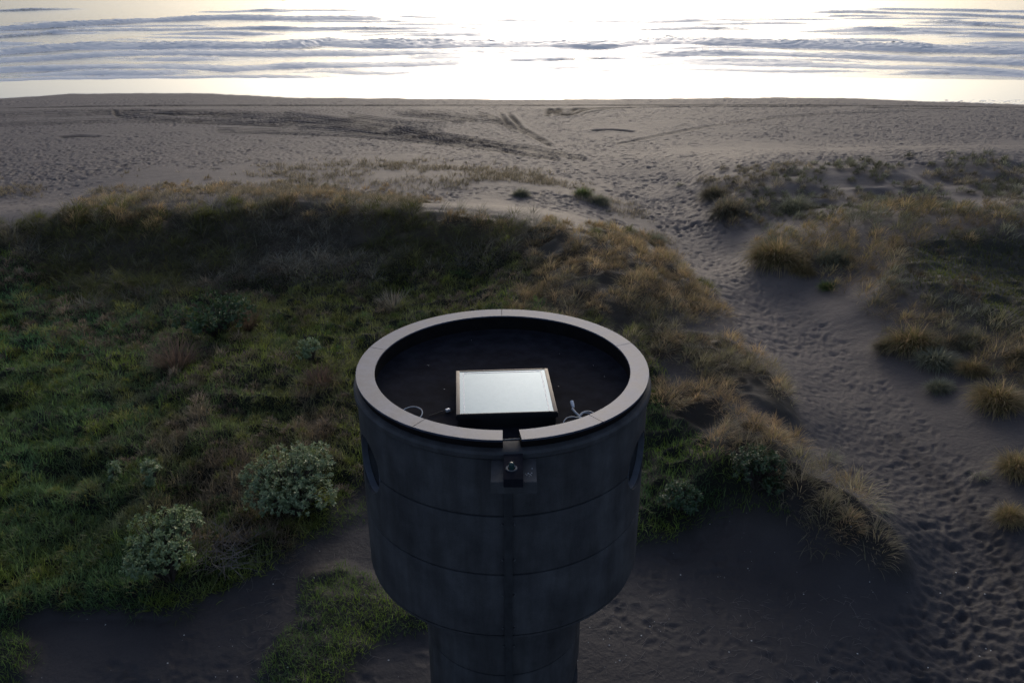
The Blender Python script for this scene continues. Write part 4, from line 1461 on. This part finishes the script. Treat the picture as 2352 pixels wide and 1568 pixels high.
# shrubs with rosettes of leaves at the twig ends
def shrub(u, v, wide, tall, label, leaf_c, tip_c, seed, ntips=380, leaf=0.07, lw=0.030, name='coastal_shrub', lobes=7, per=11):
    r = np.random.default_rng(seed)
    x0, y0, z0 = on_ground(u, v)
    t = tag(empty(name, (x0, y0, z0)), label, 'shrub')
    # lobes of the crown
    cen = []
    for k in range(lobes):
        a = 2.4 * k + r.uniform(-.4, .4)
        q = 0.0 if k == 0 else r.uniform(0.38, 0.80)
        cen.append((q * wide * 0.5 * math.cos(a), q * wide * 0.5 * math.sin(a), tall * (r.uniform(0.62, 0.72) if k == 0 else r.uniform(0.32, 0.62)), r.uniform(0.24, 0.36) * wide * (1.1 if k == 0 else r.uniform(0.55, 0.85))))
    tips = []
    dirs = []
    while len(tips) < ntips:
        c = cen[r.integers(len(cen))]
        d = r.normal(0, 1, 3)
        d /= np.linalg.norm(d)
        if d[2] < -0.35:
            continue
        rad = c[3] * (r.uniform(0.80, 1.12) if r.random() < .75 else r.uniform(0.4, 0.8))
        p = np.array([c[0] + d[0] * rad, c[1] + d[1] * rad, c[2] + d[2] * rad * 0.85 * tall / wide * 1.2])
        if p[2] < 0.06 * tall:
            continue
        tips.append(p)
        dirs.append(d * 0.6 + np.array([0, 0, 0.75]))
    tips, dirs = np.array(tips), np.array(dirs)
    dirs /= np.linalg.norm(dirs, axis=1)[:, None]
    k = np.repeat(np.arange(len(tips)), per)
    n = len(k)
    D = dirs[k]
    up = np.tile([0.31, 0.2, 0.93], (n, 1))
    e1 = np.cross(D, up); e1 /= np.linalg.norm(e1, axis=1)[:, None]
    e2 = np.cross(D, e1)
    a = rng.random(n) * 6.28
    out = e1 * np.cos(a)[:, None] + e2 * np.sin(a)[:, None]
    op = rng.uniform(0.5, 1.35, n)
    ax = D * np.cos(op)[:, None] + out * np.sin(op)[:, None]
    sdv = np.cross(ax, D); sdv /= np.linalg.norm(sdv, axis=1)[:, None] + 1e-9
    P = tips[k] - D * (rng.uniform(0, 0.10, n))[:, None]
    L = leaf * rng.uniform(0.7, 1.25, n)
    W = lw * rng.uniform(0.8, 1.2, n)
    nv = np.cross(sdv, ax)
    V = np.stack([P, P + ax * (L * 0.55)[:, None] - sdv * (W * 0.5)[:, None] + nv * (0.006), P + ax * L[:, None] - nv * (0.2 * L)[:, None], P + ax * (L * 0.55)[:, None] + sdv * (W * 0.5)[:, None] + nv * 0.006], 1).reshape(-1, 3)
    tt = np.clip(rng.normal(0.4, 0.25, n), 0, 1)
    c = lerp3(leaf_c, tip_c, tt) * rng.uniform(0.75, 1.25, n)[:, None]
    C = np.repeat(c, 4, 0)
    fo = link('foliage', np_mesh('foliage', V, np.arange(4 * n), np.arange(0, 4 * n, 4), col=C), M_LEAF, t)
    bm = bmesh.new()
    for q in range(len(tips)):
        if q % 3:
            continue
        p = Vector(tips[q] - dirs[q] * 0.02)
        b = Vector((p.x * 0.12, p.y * 0.12, 0.0))
        m = b.lerp(p, 0.5) + Vector((0, 0, 0.10 * tall))
        tube(bm, [b - Vector((0, 0, .05)), m, p], [0.016, 0.010, 0.004], 4, False)
    link('stem', bm_mesh('stem', bm), M_STEM, t)
    return t


GL, GT = np.array([0.14, 0.22, 0.10]), np.array([0.46, 0.53, 0.27])
shrub(672, 1175, 2.35, 1.75, 'largest silvery green shrub on the left edge of the bare sand by the tower', GL, GT, 3, 900, 0.075, 0.034, lobes=10)
shrub(392, 1325, 1.85, 1.65, 'pale leaved rounded shrub nearest the camera beside the dead twigs', GL * 0.95, GT * np.array([.95, 1, .85]), 5, 680, 0.075, 0.034, lobes=8)
shrub(352, 1122, 0.62, 0.85, 'small pale shrub right of the tiny one in the green hollow', GL, GT, 6, 110, 0.08, 0.034, lobes=4)
shrub(272, 1116, 0.42, 0.75, 'tiny pale shrub poking out of the green cover at left', GL, GT, 8, 60, 0.08, 0.034, lobes=3)
shrub(716, 838, 0.75, 0.95, 'slim whitish shrub standing alone in the green hollow just left of the tower drum', GL * 1.1, GT * 1.1, 9, 120, 0.085, 0.038, lobes=5)
shrub(500, 770, 2.6, 1.5, 'dark green leafy shrub in the middle of the left hollow', DGREEN * 0.8, np.array([0.08, 0.14, 0.045]), 10, 420, 0.10, 0.04, name='leafy_shrub', lobes=9)
shrub(1735, 1120, 1.5, 1.1, 'dark leafy bush on the inland side of the spur right of the tower', DGREEN * 0.8, np.array([0.055, 0.07, 0.025]), 12, 300, 0.085, 0.03, name='leafy_shrub', lobes=7)
shrub(1560, 1165, 1.0, 0.7, 'low blue green bush in the grassy hollow right of the tower drum', DGREEN, np.array([0.05, 0.09, 0.045]), 13, 190, 0.075, 0.03, name='leafy_shrub', lobes=6)


def spiky(u, v, wide, tall, label, c0, c1, seed, nb=260):
    x, y, z = on_ground(u, v)
    r = np.random.default_rng(seed)
    n = nb
    rr = 0.22 * wide * np.sqrt(r.random(n)); ph = r.random(n) * 6.28
    root = np.stack([rr * np.cos(ph), rr * np.sin(ph), 0 * rr - .05], 1)
    t = r.random(n)
    c = lerp3(c0, c1, t) * r.uniform(.7, 1.3, n)[:, None]
    V, L_, S_, C = blades(root, ph + r.normal(0, .4, n), np.clip(r.normal(0.55, 0.3, n), 0, 1.3), r.uniform(0.1, 0.7, n), tall * r.uniform(0.6, 1.1, n), 0.018 * r.uniform(.7, 1.3, n), c * .8, c * 1.1, 3)
    o = link('grass_clump', np_mesh('grass_clump', V, L_, S_, col=C), M_BLADE)
    o.location = (x, y, z)
    tag(o, label, 'grass clump')


spiky(905, 712, 1.1, 0.95, 'spiky straw coloured clump in the hollow behind the tower drum', GREY * 1.2, STRAW, 21)
spiky(405, 845, 1.5, 1.15, 'feathery reddish brown clump in the left hollow below the leafy shrub', RUST * .9, RUST * 1.6, 22, 420)
spiky(565, 755, 1.4, 0.9, 'brown grass clump close behind and right of the dark leafy shrub', RUST * .8, RUST * 1.3, 23, 380)
spiky(735, 885, 1.3, 0.8, 'rusty brown clump at the foot of the slim whitish shrub', RUST * .8, RUST * 1.2, 24, 340)

# dead brush: a heap of bare twigs
x0, y0, z0 = on_ground(505, 1330)
dead = tag(empty('dead_brush', (x0, y0, z0)), 'heap of bare grey dead twigs between the two large pale shrubs', 'dead brush')
bm = bmesh.new()
for k in range(170):
    a = random.uniform(0, 6.28)
    b = Vector((random.uniform(-.5, .5), random.uniform(-.1, 1.2), random.uniform(0.1, .5)))
    L = random.uniform(0.4, 1.0)
    dirv = Vector((math.cos(a), math.sin(a), random.uniform(0.1, 1.3))).normalized()
    pts = [b]
    for q in range(4):
        dirv = (dirv + Vector((random.uniform(-.3, .3), random.uniform(-.3, .3), random.uniform(-.35, .1)))).normalized()
        pts.append(pts[-1] + dirv * L / 4)
    tube(bm, pts, [0.006, 0.005, 0.004, 0.003, 0.0015], 4, False)
    if k % 2 == 0:
        p = pts[2]
        d2 = (dirv + Vector((random.uniform(-.8, .8), random.uniform(-.8, .8), random.uniform(-.2, .5)))).normalized()
        tube(bm, [p, p + d2 * L * .2, p + d2 * L * .38], [0.004, 0.003, 0.0015], 4, False)
link('twigs', bm_mesh('twigs', bm), M_TWIG, dead)

# litter on the sand: broken shells and fallen twigs
bm = bmesh.new()
n = 0
while n < 230:
    if n % 3:
        u, v = random.uniform(60, 2300), random.uniform(1180, 1600)
    else:
        u, v = random.choice(((1500, 1420), (700, 1540), (520, 1560), (1700, 1340), (1420, 1500), (900, 1200)))
        u, v = random.gauss(u, 60), random.gauss(v, 40)
    x, y = (float(q) for q in ground_at(u, v, 0.03))
    if math.hypot(x - TX, y - TY) < 1.3:
        continue
    z = float(height(np.array([x]), np.array([y]))[0])
    s = random.choice((0.005, 0.006, 0.007, 0.009, 0.011, 0.018))
    a = random.uniform(0, 6.28)
    ring = [bm.verts.new((x + s * math.cos(a + k * 1.2566) * random.uniform(.6, 1.2), y + s * math.sin(a + k * 1.2566), z + 0.001)) for k in range(5)]
    t = bm.verts.new((x, y, z + s * 0.6))
    for k in range(5):
        bm.faces.new((ring[k], ring[(k + 1) % 5], t))
    n += 1
tag(link('shell_fragments', bm_mesh('shell_fragments', bm), M_SHELL), kind='stuff')
bm = bmesh.new()
for k in range(520):
    u, v = (random.uniform(560, 860), random.uniform(1250, 1600)) if k < 220 else (random.uniform(1380, 2000), random.uniform(1350, 1600))
    x, y = (float(q) for q in ground_at(u, v, 0.03))
    z = float(height(np.array([x]), np.array([y]))[0])
    a, L = random.uniform(0, 6.28), random.uniform(0.08, 0.35)
    pts = [(x, y, z + .006)]
    for q in range(3):
        a += random.uniform(-.5, .5)
        px, py = pts[-1][0] + math.cos(a) * L / 3, pts[-1][1] + math.sin(a) * L / 3
        pts.append((px, py, float(height(np.array([px]), np.array([py]))[0]) + 0.012))
    tube(bm, pts, [0.0035, 0.003, 0.0025, 0.0015], 4, False)
tag(link('fallen_twigs', bm_mesh('fallen_twigs', bm), M_TWIG), kind='stuff')

# a bird low over the sea
a, b, c = ray(649, 2)
bird = tag(empty('bird', (a * 190, b * 190, CAM_H + c * 190)), 'tiny dark bird flying low over the far breakers', 'bird')
bm = bmesh.new()
tube(bm, [(0, -.28, 0), (0, -.2, .01), (0, -.05, 0), (0, .12, 0), (0, .22, .03), (0, .28, .03), (0, .36, .01)], [.01, .035, .075, .07, .04, .045, .008], 10)
link('body', bm_mesh('body', bm, 50), M_BIRD, bird)
for s in (-1, 1):
    bm = bmesh.new()
    P = [(0.05 * s, .12, .02), (0.3 * s, .16, .12), (.62 * s, .0, .05), (.3 * s, -.02, .11), (.05 * s, -.08, .02)]
    top = [bm.verts.new((x, y, z + .012)) for x, y, z in P]
    bot = [bm.verts.new((x, y, z - .012)) for x, y, z in P]
    bm.faces.new(top); bm.faces.new(bot[::-1])
    for k in range(5):
        bm.faces.new((top[k], bot[k], bot[(k + 1) % 5], top[(k + 1) % 5]))
    bmesh.ops.recalc_face_normals(bm, faces=bm.faces)
    link('wing', bm_mesh('wing', bm), M_BIRD, bird)
